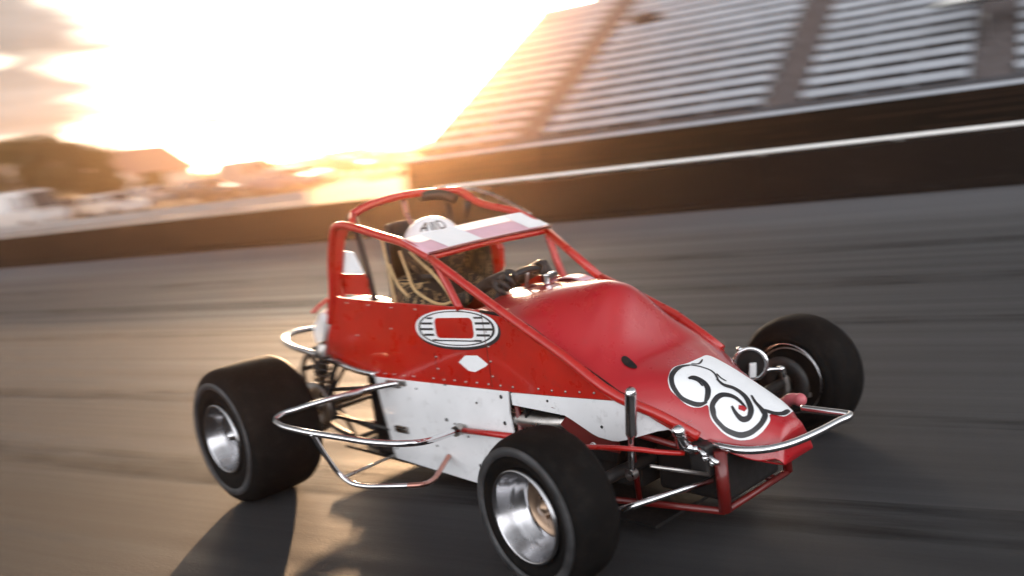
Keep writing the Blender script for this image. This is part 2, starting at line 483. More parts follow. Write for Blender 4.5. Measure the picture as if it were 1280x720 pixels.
# front continuation under the hood edge, following the narrowing nose
xs = [2.112 + i*(2.44-2.112)/10 for i in range(11)]
fp = MB()
for dy in (0, .010):
    fp.grid([[(x, side_y(x)+dy, smooth_tab(EDGE, x)+.004) for x in xs], [(x, side_y(x)+dy, max(.30, smooth_tab(EDGE, x)-.045)) for x in xs]])
fp.build('nose_side_panel', M['red'], CAR)
lp = MB()
lp.slab([(x, YL, z) for x, z in outl], (0, -.012, 0)); lp.build('side_panel', M['red'], CAR)
# sail panel: the rear corner post of the side, one sheet with its fold
sl = MB()
sl.slab([(.285,YR-.001,1.325),(.372,YR-.001,1.312),(.318,YR-.001,1.255),(.290,YR-.001,1.20),(.244,YR-.001,1.09),(.222,YR-.001,1.0),(.232,YR-.001,.949),(.126,YR-.001,.960),(.150,YR-.001,1.09),(.215,YR-.001,1.255)], (0,.014,0))
sl.build('sail_panel', M['red'], CAR, bevel=.003)
hp = MB(); hp.slab([(.236,-.232,1.20),(.345,-.228,1.19),(.400,-.225,1.09),(.405,-.222,1.075),(.19,-.232,1.075)], (0,.01,0))
HEADP = hp.build('headrest_side', M['decalwhite'], CAR)
hp = MB(); hp.slab([(.19,-.232,1.073),(.405,-.222,1.073),(.43,-.222,1.04),(.42,-.222,1.00),(.44,-.222,.965),(.20,-.232,.965)], (0,.01,0))
hp.build('lower_headrest_side', M['red'], HEADP)

# white lower panel with dents, slots and bolts
wp = MB(); wp.slab([(.400,YR-.004,.527),(.9,YR-.004,.541),(1.372,YR-.004,.556),(1.452,YR-.004,.560),(1.440,YR-.004,.45),(1.452,YR-.004,.34),(1.45,YR-.004,.062),(1.05,YR-.004,.070),(.473,YR-.004,.088)], (0,.012,0))
WHITE = wp.build('lower_panel', M['white'], CAR, bevel=.003)
def bolt(mb, x, z, r=.009, y=YR-.004): mb.lathe([(.0,r),(-.003,r*.9),(-.005,r*.4),(-.0052,0)], (x,y,z), (0,1,0), 10)
bb = MB()
for x, z in ((1.40,.53),(1.0,.545),(.97,.365),(1.03,.352),(1.40,.405),(1.41,.35),(.76,.50),(1.22,.48),(.86,.215),(1.18,.165),(.50,.145),(1.12,.30)): bolt(bb, x, z, .010 if x in (1.40,.97,1.18) else .006)
bb.build_each('bolt', M['black'], WHITE)
for (x, z, s) in ((.575,.508,1),(.585,.265,1)):
    b = MB()
    b.obox((x, YR-.012, z), (.055,0,.0), (0,.007,0), (0,0,.018)); b.obox((x+.01, YR-.020, z+.004), (.04,0,0), (0,.004,0), (0,0,.005))
    b.build('latch', M['steel'], WHITE, bevel=.003)
rv = MB()
def low_edge(x): return lerp_tab([(.15,.56),(.378,.524),(.9,.541),(1.368,.557),(1.49,.557),(1.8,.572),(2.11,.590)], x)
for i in range(21):
    x = .42+.082*i
    if i in (5, 14): continue
    bolt(rv, x, low_edge(x)+.026+rng.uniform(-.002,.002), .0062, YR)
for x, z in ((1.36,.62),(1.36,.69),(1.36,.76),(1.36,.83),(.62,.80),(.30,.745),(.96,.62),(.96,.68),(.25,.92),(.45,.915),(.65,.91),(.85,.91)): bolt(rv, x, z, .0062, YR)
rv.build('rivets', M['steel'], SIDE)
dm = MB()                                # sheet-metal joint lines
dm.box((1.345,YR-.0022,.57),(1.349,YR+.001,.915)); dm.box((.95,YR-.002,.60),(.953,YR+.001,.70))
dm.build_each('seam', M['darkred'], SIDE)
ws = MB()
top = [(1.47,.556),(1.8,.573),(2.095,.590),(2.2,.560),(2.28,.528),(2.335,.497)]
bot = [(1.47,.500),(1.80,.492),(1.96,.424),(2.064,.416),(2.2,.452),(2.335,.490)]
xs = [1.47+i*(2.335-1.47)/24 for i in range(25)]
for dy in (-.004, .006):
    ws.grid([[(x, side_y(x)+dy, min(lerp_tab(top,x), smooth_tab(EDGE,x)-.036 if x > 2.1 else 9)) for x in xs], [(x, side_y(x)+dy, min(lerp_tab(bot,x), smooth_tab(EDGE,x)-.040 if x > 2.1 else 9)) for x in xs]])
ws.grid([[(x, side_y(x)-.004, lerp_tab(bot,x)) for x in xs], [(x, side_y(x)+.006, lerp_tab(bot,x)) for x in xs]])
STR = ws.build('front_side_panel', M['white'], CAR)
b = MB(); bolt(b, 1.70, .545, .006); bolt(b, 2.0, .47, .007); b.build_each('bolt', M['black'], STR)
lw = MB(); lw.slab([(1.80,-.235,.50),(1.95,-.235,.43),(2.06,-.235,.415),(2.06,-.235,.36),(1.86,-.235,.36),(1.74,-.235,.44)], (0,.01,0))
lw.build('engine_side_plate', M['darkred'], CAR)

# -- hood
NX, NY = 70, 33
def hood_pt(x, k):
    yn = smooth_tab(NEAR, x); yf = smooth_tab(FAR, x); t = k/(NY-1); t = .5-.5*math.cos(math.pi*t)*(1-.25*math.sin(math.pi*t)**2)
    y = yn + (yf-yn)*t
    return (x, y, hood_z(x, y))
rows = [[hood_pt(1.30 + (2.595-1.30)*i/(NX-1), k) for k in range(NY)] for i in range(NX)]
hd = MB()
# rounded tip and underside
last = rows[-1]; cx = sum(p[1] for p in last)/NY
prev = last
edge_z = .300
for q in range(1, 9):
    ph = R(90)*q/8
    cur = [(p[0]+.034*math.sin(ph), cx+(p[1]-cx)*(1-.14*(1-math.cos(ph))), p[2]+(edge_z-p[2])*(1-math.cos(ph))) for p in last]
    rows.append(cur)
for dx in (-.02, -.10, -.22):
    cur = [(p[0]+dx, cx+(p[1]-cx)*.86, edge_z-.004) for p in last]
    rows.append(cur)
hd.grid(rows)
HOOD = hd.build('hood', M['hoodred'], CAR)
sol = HOOD.modifiers.new('thick', 'SOLIDIFY'); sol.thickness = .006; sol.offset = -1
# joint between hood and side
j = MB(); j.tube([(x, smooth_tab(NEAR,x)-.004, smooth_tab(EDGE,x)-.004) for x in [1.34+i*.045 for i in range(24)]], .0075, 8, sub=1)
j.build('hood_seam', M['dark'], HOOD)
n = MB(); cxn, cyn = 2.052, -.107
def on_hood(x, y, h=0): return (x, y, hood_z(x, y)+h)
nz = [on_hood(cxn+.034*math.cos(a)*(1+.25*math.cos(a)), cyn+.022*math.sin(a), .004) for a in [i*math.pi/10 for i in range(20)]]
n.add([on_hood(cxn, cyn, .003)]+nz, [(0,1+i,1+(i+1)%20) for i in range(20)])
n.build('air_slot', M['dark'], HOOD)

# -- race number painted on the nose
def fill(poly, zf, step=.012):
    """triangles over a polygon, with inner points so that it follows the surface"""
    pts = [Vector(p) for p in poly]
    dense = []
    for a, b in zip(pts, pts[1:]+pts[:1]):
        m = max(1, int((b-a).length/step)); dense += [a.lerp(b, i/m) for i in range(m)]
    x0 = min(p.x for p in dense); x1 = max(p.x for p in dense); y0 = min(p.y for p in dense); y1 = max(p.y for p in dense)
    inner = [Vector((x0+i*step+.3*step*(k%2), y0+k*step)) for i in range(int((x1-x0)/step)+1) for k in range(int((y1-y0)/step)+1)]
    def inside(p):
        c = False; n = len(dense)
        for i in range(n):
            a, b = dense[i], dense[i-1]
            if (a.y > p.y) != (b.y > p.y) and p.x < (b.x-a.x)*(p.y-a.y)/(b.y-a.y)+a.x: c = not c
        return c
    inner = [p for p in inner if inside(p) and min((p-d).length for d in dense) > step*.45]
    n = len(dense)
    v, e, f, *_ = delaunay_2d_cdt(dense+inner, [], [list(range(n))], 1, 1e-6)
    return [zf(p.x, p.y) for p in v], [list(q) for q in f]
def ribbon(mb, line, w, zf, closed=False, taper=True, mi=0, slope=True):
    P = catmull([Vector((a, b, 0)) for a, b in line], 7, closed)
    n = len(P); L = []
    for i, p in enumerate(P):
        t = (P[(i+1)%n]-P[i-1]) if closed else (P[min(i+1,n-1)]-P[max(i-1,0)])
        t.normalize(); nr = Vector((-t.y, t.x, 0))
        e = .004; za, zb = zf(*(p+nr*e)[:2]), zf(*(p-nr*e)[:2])
        k = 2*e/max(1e-6, (Vector(za)-Vector(zb)).length) if mi == 0 and slope else 1.0
        if taper and not closed: k *= min(1, .35+4*min(i, n-1-i)/n)
        L.append([zf(*(p+nr*w*.5*k*s)[:2]) for s in (-1, -.33, .33, 1)])
    if closed: L.append(L[0])
    mb.grid(L, True, mi)
NUM = [(2.22,-.072),(2.196,-.032),(2.177,.032),(2.187,.099),(2.187,.193),(2.187,.243),(2.257,.262),(2.371,.272),(2.441,.272),(2.503,.270),(2.557,.266),(2.577,.222),(2.579,.163),(2.547,.117),(2.559,.101),(2.554,.065),(2.53,.033),(2.496,.009),(2.448,-.013),(2.404,-.026),(2.374,-.028),(2.357,-.012),(2.339,-.034),(2.298,-.068),(2.26,-.081),(2.238,-.084)]
P = catmull([Vector((a,b,0)) for a, b in NUM], 4, True)
nb = MB(); v, f = fill([(p.x,p.y) for p in P], lambda x, y: on_hood(x, y, .0022), .011); nb.add(v, f, True)
NUMB = nb.build('race_number', M['decalwhite'], HOOD)
nk = MB(); zf = lambda x, y: on_hood(x, y, .0042)
ribbon(nk, [(2.351,-.007),(2.336,-.029),(2.304,-.055),(2.268,-.072),(2.238,-.067),(2.217,-.046),(2.198,.003),(2.192,.053),(2.206,.102)], .021, zf)
ribbon(nk, [(2.206,.102),(2.241,.132),(2.276,.145),(2.323,.117)], .009, zf, taper=False)
ribbon(nk, [(2.318,.116),(2.352,.108),(2.387,.127),(2.429,.126),(2.472,.1),(2.492,.077),(2.494,.055),(2.478,.039),(2.453,.036),(2.427,.045)], .0235, zf)
ribbon(nk, [(2.257,.012),(2.267,.040),(2.297,.049),(2.328,.036),(2.343,.010),(2.345,-.015)], .0235, zf)
ribbon(nk, [(2.474,.073),(2.445,.082),(2.412,.081),(2.384,.06),(2.371,.022),(2.372,-.005),(2.386,-.017),(2.413,-.016),(2.452,-.004),(2.489,.013),(2.524,.043),(2.540,.073),(2.537,.103),(2.515,.116),(2.481,.129),(2.449,.154)], .0235, zf)
ribbon(nk, [(2.52,.118),(2.553,.141),(2.570,.175),(2.567,.228)], .021, zf)
ribbon(nk, [(2.201,.112),(2.216,.135),(2.203,.187)], .008, zf); ribbon(nk, [(2.295,.149),(2.323,.138),(2.346,.141)], .008, zf)
ribbon(nk, [(2.262,.020),(2.285,.033),(2.312,.028)], .009, zf)
nk.build('number_outline', M['decalblack'], NUMB)
nr = MB(); v, f = fill([(2.452,.052),(2.474,.060),(2.477,.074),(2.462,.075),(2.446,.065)], lambda x, y: on_hood(x, y, .0047), .008); nr.add(v, f)
nr.build('number_inset', M['hoodred'], NUMB)

# -- round emblem on the side: white oval, black lines, red square middle
EM = MB(); ec = (1.140, .832); ea, eb = .305, .090; tilt = .055
def em(x, z, y): return (ec[0]+x, YR-y, ec[1]+z+x*tilt)
N = 64
def ell(k, s=1.0, dx=0, dz=0): a = 2*math.pi*k/N; return (dx+ea*s*math.copysign(abs(math.cos(a))**.9, math.cos(a)), dz+eb*s*math.copysign(abs(math.sin(a))**.9, math.sin(a)))
def disc(mb, s, y, dx=0, dz=0, mi=0): mb.add([em(dx,dz,y)]+[em(*ell(k,s,dx,dz),y) for k in range(N)], [(0,1+k,1+(k+1)%N) for k in range(N)], mi=mi)
def ringm(mb, s0, s1, y, mi=0):
    mb.add([em(*ell(k,s0),y) for k in range(N)]+[em(*ell(k,s1),y) for k in range(N)], [(k,(k+1)%N,N+(k+1)%N,N+k) for k in range(N)], mi=mi)
disc(EM, 1.02, .0012, .008, -.012, 1); disc(EM, 1.0, .0020, mi=0); ringm(EM, .93, .875, .0028, 1)
for zz, th in ((.050,.0045),(.024,.0055),(-.004,.0055),(-.032,.0055),(-.058,.0045)):
    hw = ea*.88*math.sqrt(max(0, 1-(zz/(eb*.88))**2))
    EM.add([em(-hw,zz-th,.0030),em(hw,zz-th,.0030),em(hw,zz+th,.0030),em(-hw,zz+th,.0030)], [(0,1,2,3)], mi=1)
def rr(mb, hx, hz, r, y, mi, dx=0, dz=0):
    pts = [em(dx+sx*(hx-r)+r*math.cos(a), dz+sz*(hz-r)+r*math.sin(a), y) for sx, sz, a0 in ((1,1,0),(-1,1,90),(-1,-1,180),(1,-1,270)) for a in [R(a0+q*18) for q in range(6)]]
    mb.add([em(dx,dz,y)]+pts, [(0,1+k,1+(k+1)%len(pts)) for k in range(len(pts))], mi=mi)
rr(EM, .158, .060, .03, .0036, 0, -.006, .004); rr(EM, .142, .049, .028, .0042, 2, -.006, .002)
EM.build('oval_emblem', [M['decalwhite'], M['decalblack'], M['red']], SIDE)
di = MB(); dpts = [(1.130,.668),(1.185,.705),(1.275,.712),(1.340,.676),(1.322,.664),(1.240,.630),(1.195,.632)]
di.add([(x,YR-.002,z) for x, z in dpts], [tuple(range(len(dpts)))])
di.build('small_emblem', M['decalwhite'], SIDE)

# -- roll cage (one welded frame)
cg = MB(); r = .021
NB, FB = -.252, .472                               # near and far planes
cg.tube([(.05,NB,.80),(.124,NB,.965),(.165,NB,1.13),(.222,NB,1.265),(.262,NB,1.325),(.33,NB,1.337),(.421,NB,1.325),(.689,NB,1.271),(.848,NB,1.238),(1.03,NB,1.167)], r, sub=5)   # right side rail and its rear drop
cg.tube([(.451,FB,1.403),(.544,FB,1.352),(.942,FB,1.250),(1.09,FB,1.167)], r, sub=5)
hpst = MB(); hpst.tube([(.40,-.135,.60),(.361,-.150,.939),(.332,-.172,1.365)], .018, sub=1)       # rear hoop posts, their shade put into the colour as black
hpst.tube([(.40,.39,.60),(.361,.44,1.0),(.35,.45,1.385)], .018, sub=1); hpst.build_each('hoop_post', M['black'], CAR)
cg.tube([(.33,-.173,1.381),(.33,-.13,1.397),(.33,.037,1.424),(.33,.255,1.428),(.36,.43,1.412),(.451,.47,1.405),(.544,FB,1.352)], r, sub=5)
cg.tube([(.33,-.173,1.381),(.421,NB,1.325)], .018, sub=1)
cg.tube([(1.03,NB,1.167),(1.55,NB-.012,.905),(1.857,NB-.012,.752),(2.12,NB-.012,.612),(2.26,-.175,.520),(2.36,-.10,.43)], r, sub=4)     # right down tube along the hood edge
cg.tube([(1.09,FB,1.167),(1.45,FB-.03,.935)], r, sub=1)
cg.tube([(1.45,FB-.03,.935),(1.86,FB,.76),(2.11,FB-.02,.62)], r, sub=2)
cg.tube([(1.075,NB,1.14),(1.14,NB,1.03),(1.20,NB,.925)], .019, sub=3)
cg.tube([(1.098,FB,1.155),(1.13,FB,1.03),(1.175,FB,.905)], .019, sub=3)
cg.tube([(1.03,NB,1.167),(1.04,.11,1.172),(1.09,FB,1.167)], .016, sub=3)
cg.build('roll_cage', M['tubered'], CAR)
sb = MB(); sb.tube([(.335,.40,1.432),(.40,.53,1.412),(.557,.56,1.378),(.75,.545,1.318),(.95,.505,1.252)], .011, 8, sub=5)
sb.build('grab_tube', M['steel'], CAR)
pd = MB(); pd.tube([(.335,.28,1.405),(.37,.40,1.398),(.43,.44,1.365)], .030, 10, sub=3); pd.tube([(.55,.43,1.345),(.50,.43,1.25)], .02, 10, r2=.008, sub=1)
pd.build_each('cage_padding', M['black'], CAR)
br = MB(); br.tube([(.325,.17,1.405),(.36,.15,1.33),(.43,.13,1.24),(.30,.06,1.18)], .013, 8, sub=3); br.tube([(.43,.13,1.24),(.37,.3,1.2)], .011, 8, sub=1)
br.build('hoop_brace', M['copper'], CAR)

# visor panel over the front of the cage, with lighter patches
def vis(s, t): # s across, t back
    a = Vector((1.038, NB-.012, 1.190)).lerp(Vector((1.100, FB+.012, 1.190)), s); b = Vector((.850, NB-.012, 1.262)).lerp(Vector((.925, FB+.012, 1.275)), s)
    p = a.lerp(b, t); p.z += .006*math.sin(math.pi*s) - .004*t
    return p
vp = MB(); vp.grid([[vis(i/16, t) for i in range(17)] for t in (-.04, .0, .5, 1)])
VIS = vp.build('visor_panel', M['pink'], CAR)
so = VIS.modifiers.new('t', 'SOLIDIFY'); so.thickness = .005
for s0, s1, t0, t1, m in ((.13,.40,.03,.97,'decalwhite'),(.80,.975,.05,.95,'decalwhite')):
    q = MB(); q.grid([[vis(s0+(s1-s0)*i/6+.04*(1-t), t)+Vector((0,0,.0036)) for i in range(7)] for t in (t0, (t0+t1)/2, t1)])
    q.build('visor_patch', M[m], VIS)
vl = MB(); vl.tube([vis(i/8, -.04) for i in range(9)], .007, 8, sub=1); vl.build('visor_edge', M['darkred'], VIS)

# -- cockpit: floor, firewall, cowl, seat, wheel
fl = MB(); fl.box((-.05,YR+.02,.06),(2.2,YL-.02,.075)); fl.build('floor_pan', M['dark'], CAR)
fw = MB(); fw.box((1.52,YR+.014,.076),(1.532,YL-.014,.86)); fw.box((.30,YR+.016,.076),(.31,YL-.016,.86)); fw.build_each('firewall', M['dark'], CAR)
cw = MB()                                 # cowl: bright lip round the cockpit's front, dipping at the driver
cw.grid([[(1.30-.075*math.sin(math.pi*(k/24))**1.5-(.08 if j == 0 else 0), YR+.006+(YL-YR-.012)*k/24, hood_z(1.302, YR+.006+(YL-YR-.012)*k/24)-.002-(.035 if j == 0 else 0)) for k in range(25)] for j in (0, 1)])
cw.grid([[(1.30-.075*math.sin(math.pi*(k/24))**1.5, YR+.006+(YL-YR-.012)*k/24, hood_z(1.302, YR+.006+(YL-YR-.012)*k/24)-.002) for k in range(25)], [(1.304, YR+.006+(YL-YR-.012)*k/24, hood_z(1.304, YR+.006+(YL-YR-.012)*k/24)+.0015) for k in range(25)]])
cw.build('cowl', M['hoodred'], CAR)
sc = MB()                                 # small screen on the far side of the cowl
sc.grid([[(1.20+.26*i/10, .40-.10*j/6+.02*math.sin(i/3), .905+.055*math.sin(math.pi*(i+3)/18)*(1 if j else .6)+.0) for i in range(11)] for j in range(7)])
so = sc.build('wind_deflector', M['pink'], CAR); md = so.modifiers.new('t', 'SOLIDIFY'); md.thickness = .006
st = MB()
def seat_row(z, x, w, bolster):
    return [(x + bolster*(abs(s)**3), .11 + w*s, z) for s in [k/8-1 for k in range(17)]]
st.grid([seat_row(.22,.78,.22,.0), seat_row(.20,.60,.23,.04), seat_row(.26,.44,.24,.10), seat_row(.60,.36,.245,.16), seat_row(.92,.32,.24,.17), seat_row(1.10,.30,.19,.14), seat_row(1.26,.29,.14,.08), seat_row(1.30,.30,.10,.04)])
SEAT = st.build('seat', M['black'], CAR); md = SEAT.modifiers.new('t', 'SOLIDIFY'); md.thickness = .03
md = SEAT.modifiers.new('s', 'SUBSURF'); md.levels = 1; md.render_levels = 2
hw = MB(); hw.slab([(.775,.335,1.20),(.835,.335,1.18),(.868,.335,1.10),(.855,.335,1.0),(.79,.335,.93),(.76,.335,.95)], (0,.035,0)); hw.build('head_restraint', M['red'], SEAT, bevel=.012)
hw = MB(); hw.slab([(.45,.325,1.22),(.77,.325,1.19),(.80,.325,1.10),(.80,.325,.90),(.45,.325,.86)], (0,.04,0)); hw.build('seat_wing', M['suit'], SEAT, bevel=.015)
# steering wheel and column
SWc = Vector((1.215, .11, .900)); swa = Vector((.86, 0, -.51)).normalized(); swu = Vector((.51, 0, .86)).normalized()
sw = MB(); sw.tube([SWc + .165*(math.cos(a)*Vector((0,1,0)) + math.sin(a)*swu) for a in [k*math.pi/12 for k in range(24)]], .016, 10, sub=2, closed=True)
SW = sw.build('steering_wheel', M['black'], CAR)
sp2 = MB()
for a in (R(90), R(210), R(330)):
    d = math.cos(a)*Vector((0,1,0)) + math.sin(a)*swu
    sp2.tube([SWc + swa*.03 + d*.02, SWc + swa*.02 + d*.09, SWc + d*.160], .009, 8, sub=2)
sp2.lathe([(.0,0),(.0,.04),(.035,.045),(.05,.02)], SWc, swa, 20); sp2.tube([SWc+swa*.04, SWc+swa*.36], .017, 10, sub=1)
sp2.build('steering_spokes', M['steel'], SW)
mr = MB(); mr.obox((1.40,.155,.992), (.012,.004,0), (-.012,.045,.0), (0,0,.026)); mr.build('dash_gauge', M['chrome'], CAR, bevel=.006)
ds = MB(); ds.tube([(1.17,.33,.90),(1.27,.27,.935),(1.33,.12,.945),(1.30,-.05,.935)], .014, 8, sub=4); ds.build('dash_hoop', M['tubered'], CAR)
# loose harness ends and hoses beside the seat
hb = MB()
for ptsx in ([(.55,-.17,1.24),(.60,-.19,1.05),(.62,-.20,.93),(.66,-.2,.80)], [(.66,-.15,1.18),(.74,-.18,1.08),(.80,-.2,1.0),(.90,-.2,.95),(1.02,-.205,.93),(1.12,-.2,.96)],
             [(.72,-.13,1.17),(.86,-.18,1.13),(.98,-.2,1.07),(1.06,-.205,1.0),(1.10,-.2,.93)], [(.61,-.19,1.12),(.67,-.2,1.02),(.74,-.2,.96)]):
    hb.tube(ptsx, .0085, 6, sub=4)
hb.build_each('harness_cord', M['gold'], CAR)

# -- tail
tk = MB(); tk.ball((-.20,.11,.66), (.34,.27,.20), 28, 16); TANK = tk.build('fuel_tank', M['decalwhite'], CAR)
tk = MB()
for ang in (-.9, .9): tk.tube([(-.42+.02*i, .11+.24*math.sin(ang*(i-4)/4), .66+.215*math.cos(ang*(i-4)/4)-.0) for i in range(9)], .012, 6, sub=2)
tk.build_each('tank_strap', M['red'], TANK)
rs = MB(); rs.slab([(-.155,-.20,.815),(-.06,-.235,.85),(-.03,-.24,.80),(-.09,-.23,.70),(-.19,-.2,.60),(-.235,-.17,.60),(-.26,-.16,.68),(-.215,-.18,.77)], (0,.012,.0)); rs.build('tail_edge_panel', M['decalwhite'], CAR, bevel=.003)

def tubepart(name, pts, r, mat, parent=CAR, sub=6, seg=12, label=None):
    m = MB(); m.tube(pts, r, seg, sub=sub); o = m.build(name, M[mat], parent)
    if label: o['label'] = label
    return o
tubepart('rear_bumper', [(.416,-.262,.544),(.304,-.275,.554),(.1,-.277,.583),(-.122,-.275,.614),(-.453,-.240,.629),(-.62,-.185,.634),(-.75,-.09,.636),(-.80,.01,.635),(-.843,.11,.622),(-.86,.22,.610),(-.70,.40,.60),(-.30,.48,.58),(.2,.48,.56)], .017, 'chrome')
NERF = tubepart('nerf_bar', [(.616,-.262,.516),(.486,-.330,.497),(.45,-.50,.499),(.415,-.74,.500),(.408,-.825,.498),(.425,-.868,.490),(.50,-.888,.480),(.65,-.868,.463),(.849,-.800,.440),(1.05,-.72,.415),(1.145,-.655,.403),(1.172,-.57,.385),(1.15,-.45,.365),(1.095,-.30,.341)], .0155, 'chrome')
nm = MB(); nm.lathe([(0,.026),(.05,.026)], (1.105,-.315,.343), (-.25,.9,-.1), 14); nm.obox((1.09,-.262,.34),(.03,0,0),(0,.006,0),(0,0,.022)); nm.obox((.62,-.259,.515),(.06,0,.004),(0,.004,0),(0,0,.014))
nm.build_each('clamp', M['steel'], NERF, bevel=.003)
tubepart('side_bar', [(1.100,-.278,.338),(1.3,-.275,.349),(1.52,-.272,.360)], .0145, 'tubered', sub=1)
LN = tubepart('lower_nerf_bar', [(.729,-.852,.455),(.735,-.80,.32),(.748,-.750,.215),(.79,-.732,.182),(.846,-.710,.170),(.948,-.645,.162),(1.04,-.585,.160)], .012, 'chrome')
tubepart('strut', [(.752,-.741,.205),(.473,-.262,.105)], .0085, 'steel', LN, sub=1)
tubepart('exhaust_tip', [(1.04,-.585,.160),(1.085,-.545,.158),(1.05,-.45,.140),(.985,-.33,.160),(.950,-.262,.178)], .0125, 'copper')

# -- rear axle and running gear
ra = MB(); ra.lathe([(0,.03),(1.42,.03)], (0,-.55,.357), (0,1,0), 16)
ra.lathe([(0,.05),(.02,.13),(.10,.15),(.18,.13),(.2,.05)], (0,.02,.357), (0,1,0), 24)
ra.build_each('rear_axle', M['steel'], CAR)
bd = MB(); bd.lathe([(0,.14),(.012,.14),(.012,.05),(0,.05)], (0,-.40,.357), (0,1,0), 36, closed=True); bd.build('brake_disc', M['steel'], CAR)
cage2 = MB(); cage2.box((-.07,-.36,.27),(.07,-.31,.47)); cage2.box((-.07,.55,.27),(.07,.60,.47)); cage2.build_each('axle_carrier', M['black'], CAR, bevel=.012)
for y in (-.335, .575):
    sh = MB(); sh.lathe([(0,.018),(.20,.018),(.201,.030),(.40,.030),(.41,.012)], (-.06,y,.33), (.35,0,.94), 14)
    SH = sh.build('rear_shock', M['steel'], CAR)
    hx = MB(); d = Vector((.35,0,.94)).normalized(); e1 = d.cross(Vector((0,1,0))).normalized(); e2 = Vector((0,1,0))
    hx.tube([Vector((-.06,y,.33))+d*(.05+.30*i/70)+.043*(math.cos(i*.72)*e1+math.sin(i*.72)*e2) for i in range(71)], .006, 6, sub=1); hx.build('spring', M['black'], SH)
for pts in ([(.05,-.33,.44),(.42,-.24,.47)], [(.05,-.33,.29),(.48,-.24,.24)], [(.05,.575,.44),(.5,.46,.47)], [(.05,.575,.29),(.5,.46,.24)], [(-.02,-.30,.30),(.35,-.1,.11)], [(-.3,-.2,.5),(.0,-.3,.42)]):
    tubepart('radius_rod', pts, .011, 'black', sub=1, seg=8)
fr = MB()                                # black rear frame stays
for s in (-.21, .43):
    fr.tube([(.45,s,.10),(.05,s,.12),(-.30,s,.22),(-.42,s,.48),(-.30,s,.60),(.05,s,.60),(.40,s,.55)], .016, 8, sub=4)
    fr.tube([(.43,s-.02,.09),(.39,s-.02,.53)], .014, 8, sub=1); fr.tube([(-.30,s,.22),(.1,s,.58)], .012, 8, sub=1); fr.tube([(.05,s,.12),(-.3,s,.58)], .012, 8, sub=1)
fr.tube([(-.42,-.21,.48),(-.42,.43,.48)], .014, 8, sub=1); fr.tube([(-.30,-.21,.22),(-.30,.43,.22)], .014, 8, sub=1); fr.tube([(.05,-.21,.12),(.05,.43,.12)], .014, 8, sub=1)
fr.build('rear_frame', M['black'], CAR)
ar = MB(); ar.slab([(.05,-.268,.60),(.10,-.268,.60),(.0,-.30,.40),(-.05,-.30,.40)], (0,.012,0)); ar.build('suspension_bracket', M['black'], CAR)
ut = MB(); ut.obox((.15,.2,.10),(.32,0,-.006),(0,.16,0),(0,0,.014)); ut.build('rear_skid_pan', M['darkred'], CAR, bevel=.004)

# -- engine block seen dark through the side opening
en = MB(); en.box((1.56,-.12,.16),(2.05,.34,.56)); en.box((1.60,-.19,.28),(2.0,-.12,.40)); en.box((1.60,.34,.28),(2.0,.41,.40))
for i in range(4): en.lathe([(0,.05),(.06,.05)], (1.66+.1*i,-.12,.46), (0,-1,0), 14)
en.build('engine', M['dark'], CAR, bevel=.015)
ex = MB(); ex.tube([(1.37,-.195,.415),(1.50,-.20,.418),(1.70,-.19,.430),(1.76,-.17,.436)], .042, 16, sub=3); ex.build('exhaust_header', M['steel'], CAR)
cr = MB()
for s in (-.225, .44):
    cr.tube([(.45,s,.085),(1.5,s,.085),(2.06,s*.75+.02,.117),(2.451,s*.55+.02,.141)], .015, 8, sub=1)
    cr.tube([(1.47,s,.085),(1.47,s,.55)], .014, 8, sub=1); cr.tube([(1.47,s,.55),(2.08,s,.46),(2.40,s*.5,.37)], .014, 8, sub=2)
    cr.tube([(2.06,s*.75+.02,.117),(2.10,s*.9,.46)], .013, 8, sub=1)
cr.tube([(2.456,-.100,.385),(2.452,-.100,.141)], .026, 10, sub=1); cr.tube([(2.46,.337,.385),(2.462,.337,.150)], .02, 10, sub=1)
cr.tube([(2.452,-.100,.141),(2.462,.337,.150)], .014, 8, sub=1)
cr.build('front_frame', M['darkred'], CAR)
bl = MB(); bl.box((2.10,-.065,.155),(2.445,.31,.355)); bl.build('nose_bulkhead', M['dark'], CAR, bevel=.02)

# -- front suspension
fx = MB(); fx.tube([(2.075,-.52,.300),(2.075,.11,.285),(2.045,1.03,.300)], .026, 12, sub=2)
FX = fx.build('front_axle', M['black'], CAR)
for y, s in ((-.50, -1), (1.01, 1)):
    kp = MB(); kp.lathe([(0,.026),(.16,.026)], (2.06,y,.22), (0,0,1), 12); kp.lathe([(0,.05),(.05*1,.05)], (2.06,y,.30), (0,s,0), 16); kp.obox((2.12,y,.25),(.07,0,0),(0,.012,0),(0,0,.012))
    kp.build('steering_knuckle', M['steel'], FX, bevel=.004)
    hb_ = MB(); hb_.lathe([(0,.06),(.14,.05)], (2.06,y,.30), (0,s,0), 16); hb_.build('hub', M['black'], FX)
for y, x in ((-.3,2.2),):
    sh = MB(); tp = Vector((x+.022,y,.668)); bt = Vector((x-.028,y,.315)); d = (bt-tp).normalized()
    sh.lathe([(0,.0),(.0,.017),(.006,.021),(.03,.022),(.19,.022),(.20,.016),(.21,.014),(.355,.014)], tp, d, 18)
    SH = sh.build('front_shock', M['chrome'], CAR)
    s2 = MB(); s2.lathe([(.02,.0235),(.185,.0235)], tp, d, 18); s2.lathe([(-.004,.0),(-.004,.014),(.004,.02)], tp, d, 12)
    s2.build('shock_sleeve', M['chrome'], SH)
    s3 = MB(); s3.lathe([(0,.024),(.03,.024)], bt+Vector((0,-.015,0)), (0,1,0), 12); s3.build('shock_eye', M['steel'], SH)
tubepart('drag_link', [(2.274,-.500,.262),(2.35,-.31,.268),(2.427,-.130,.274)], .0125, 'chrome', sub=1)
tubepart('tie_rod', [(2.317,-.350,.389),(2.411,-.130,.294)], .008, 'steel', sub=1)
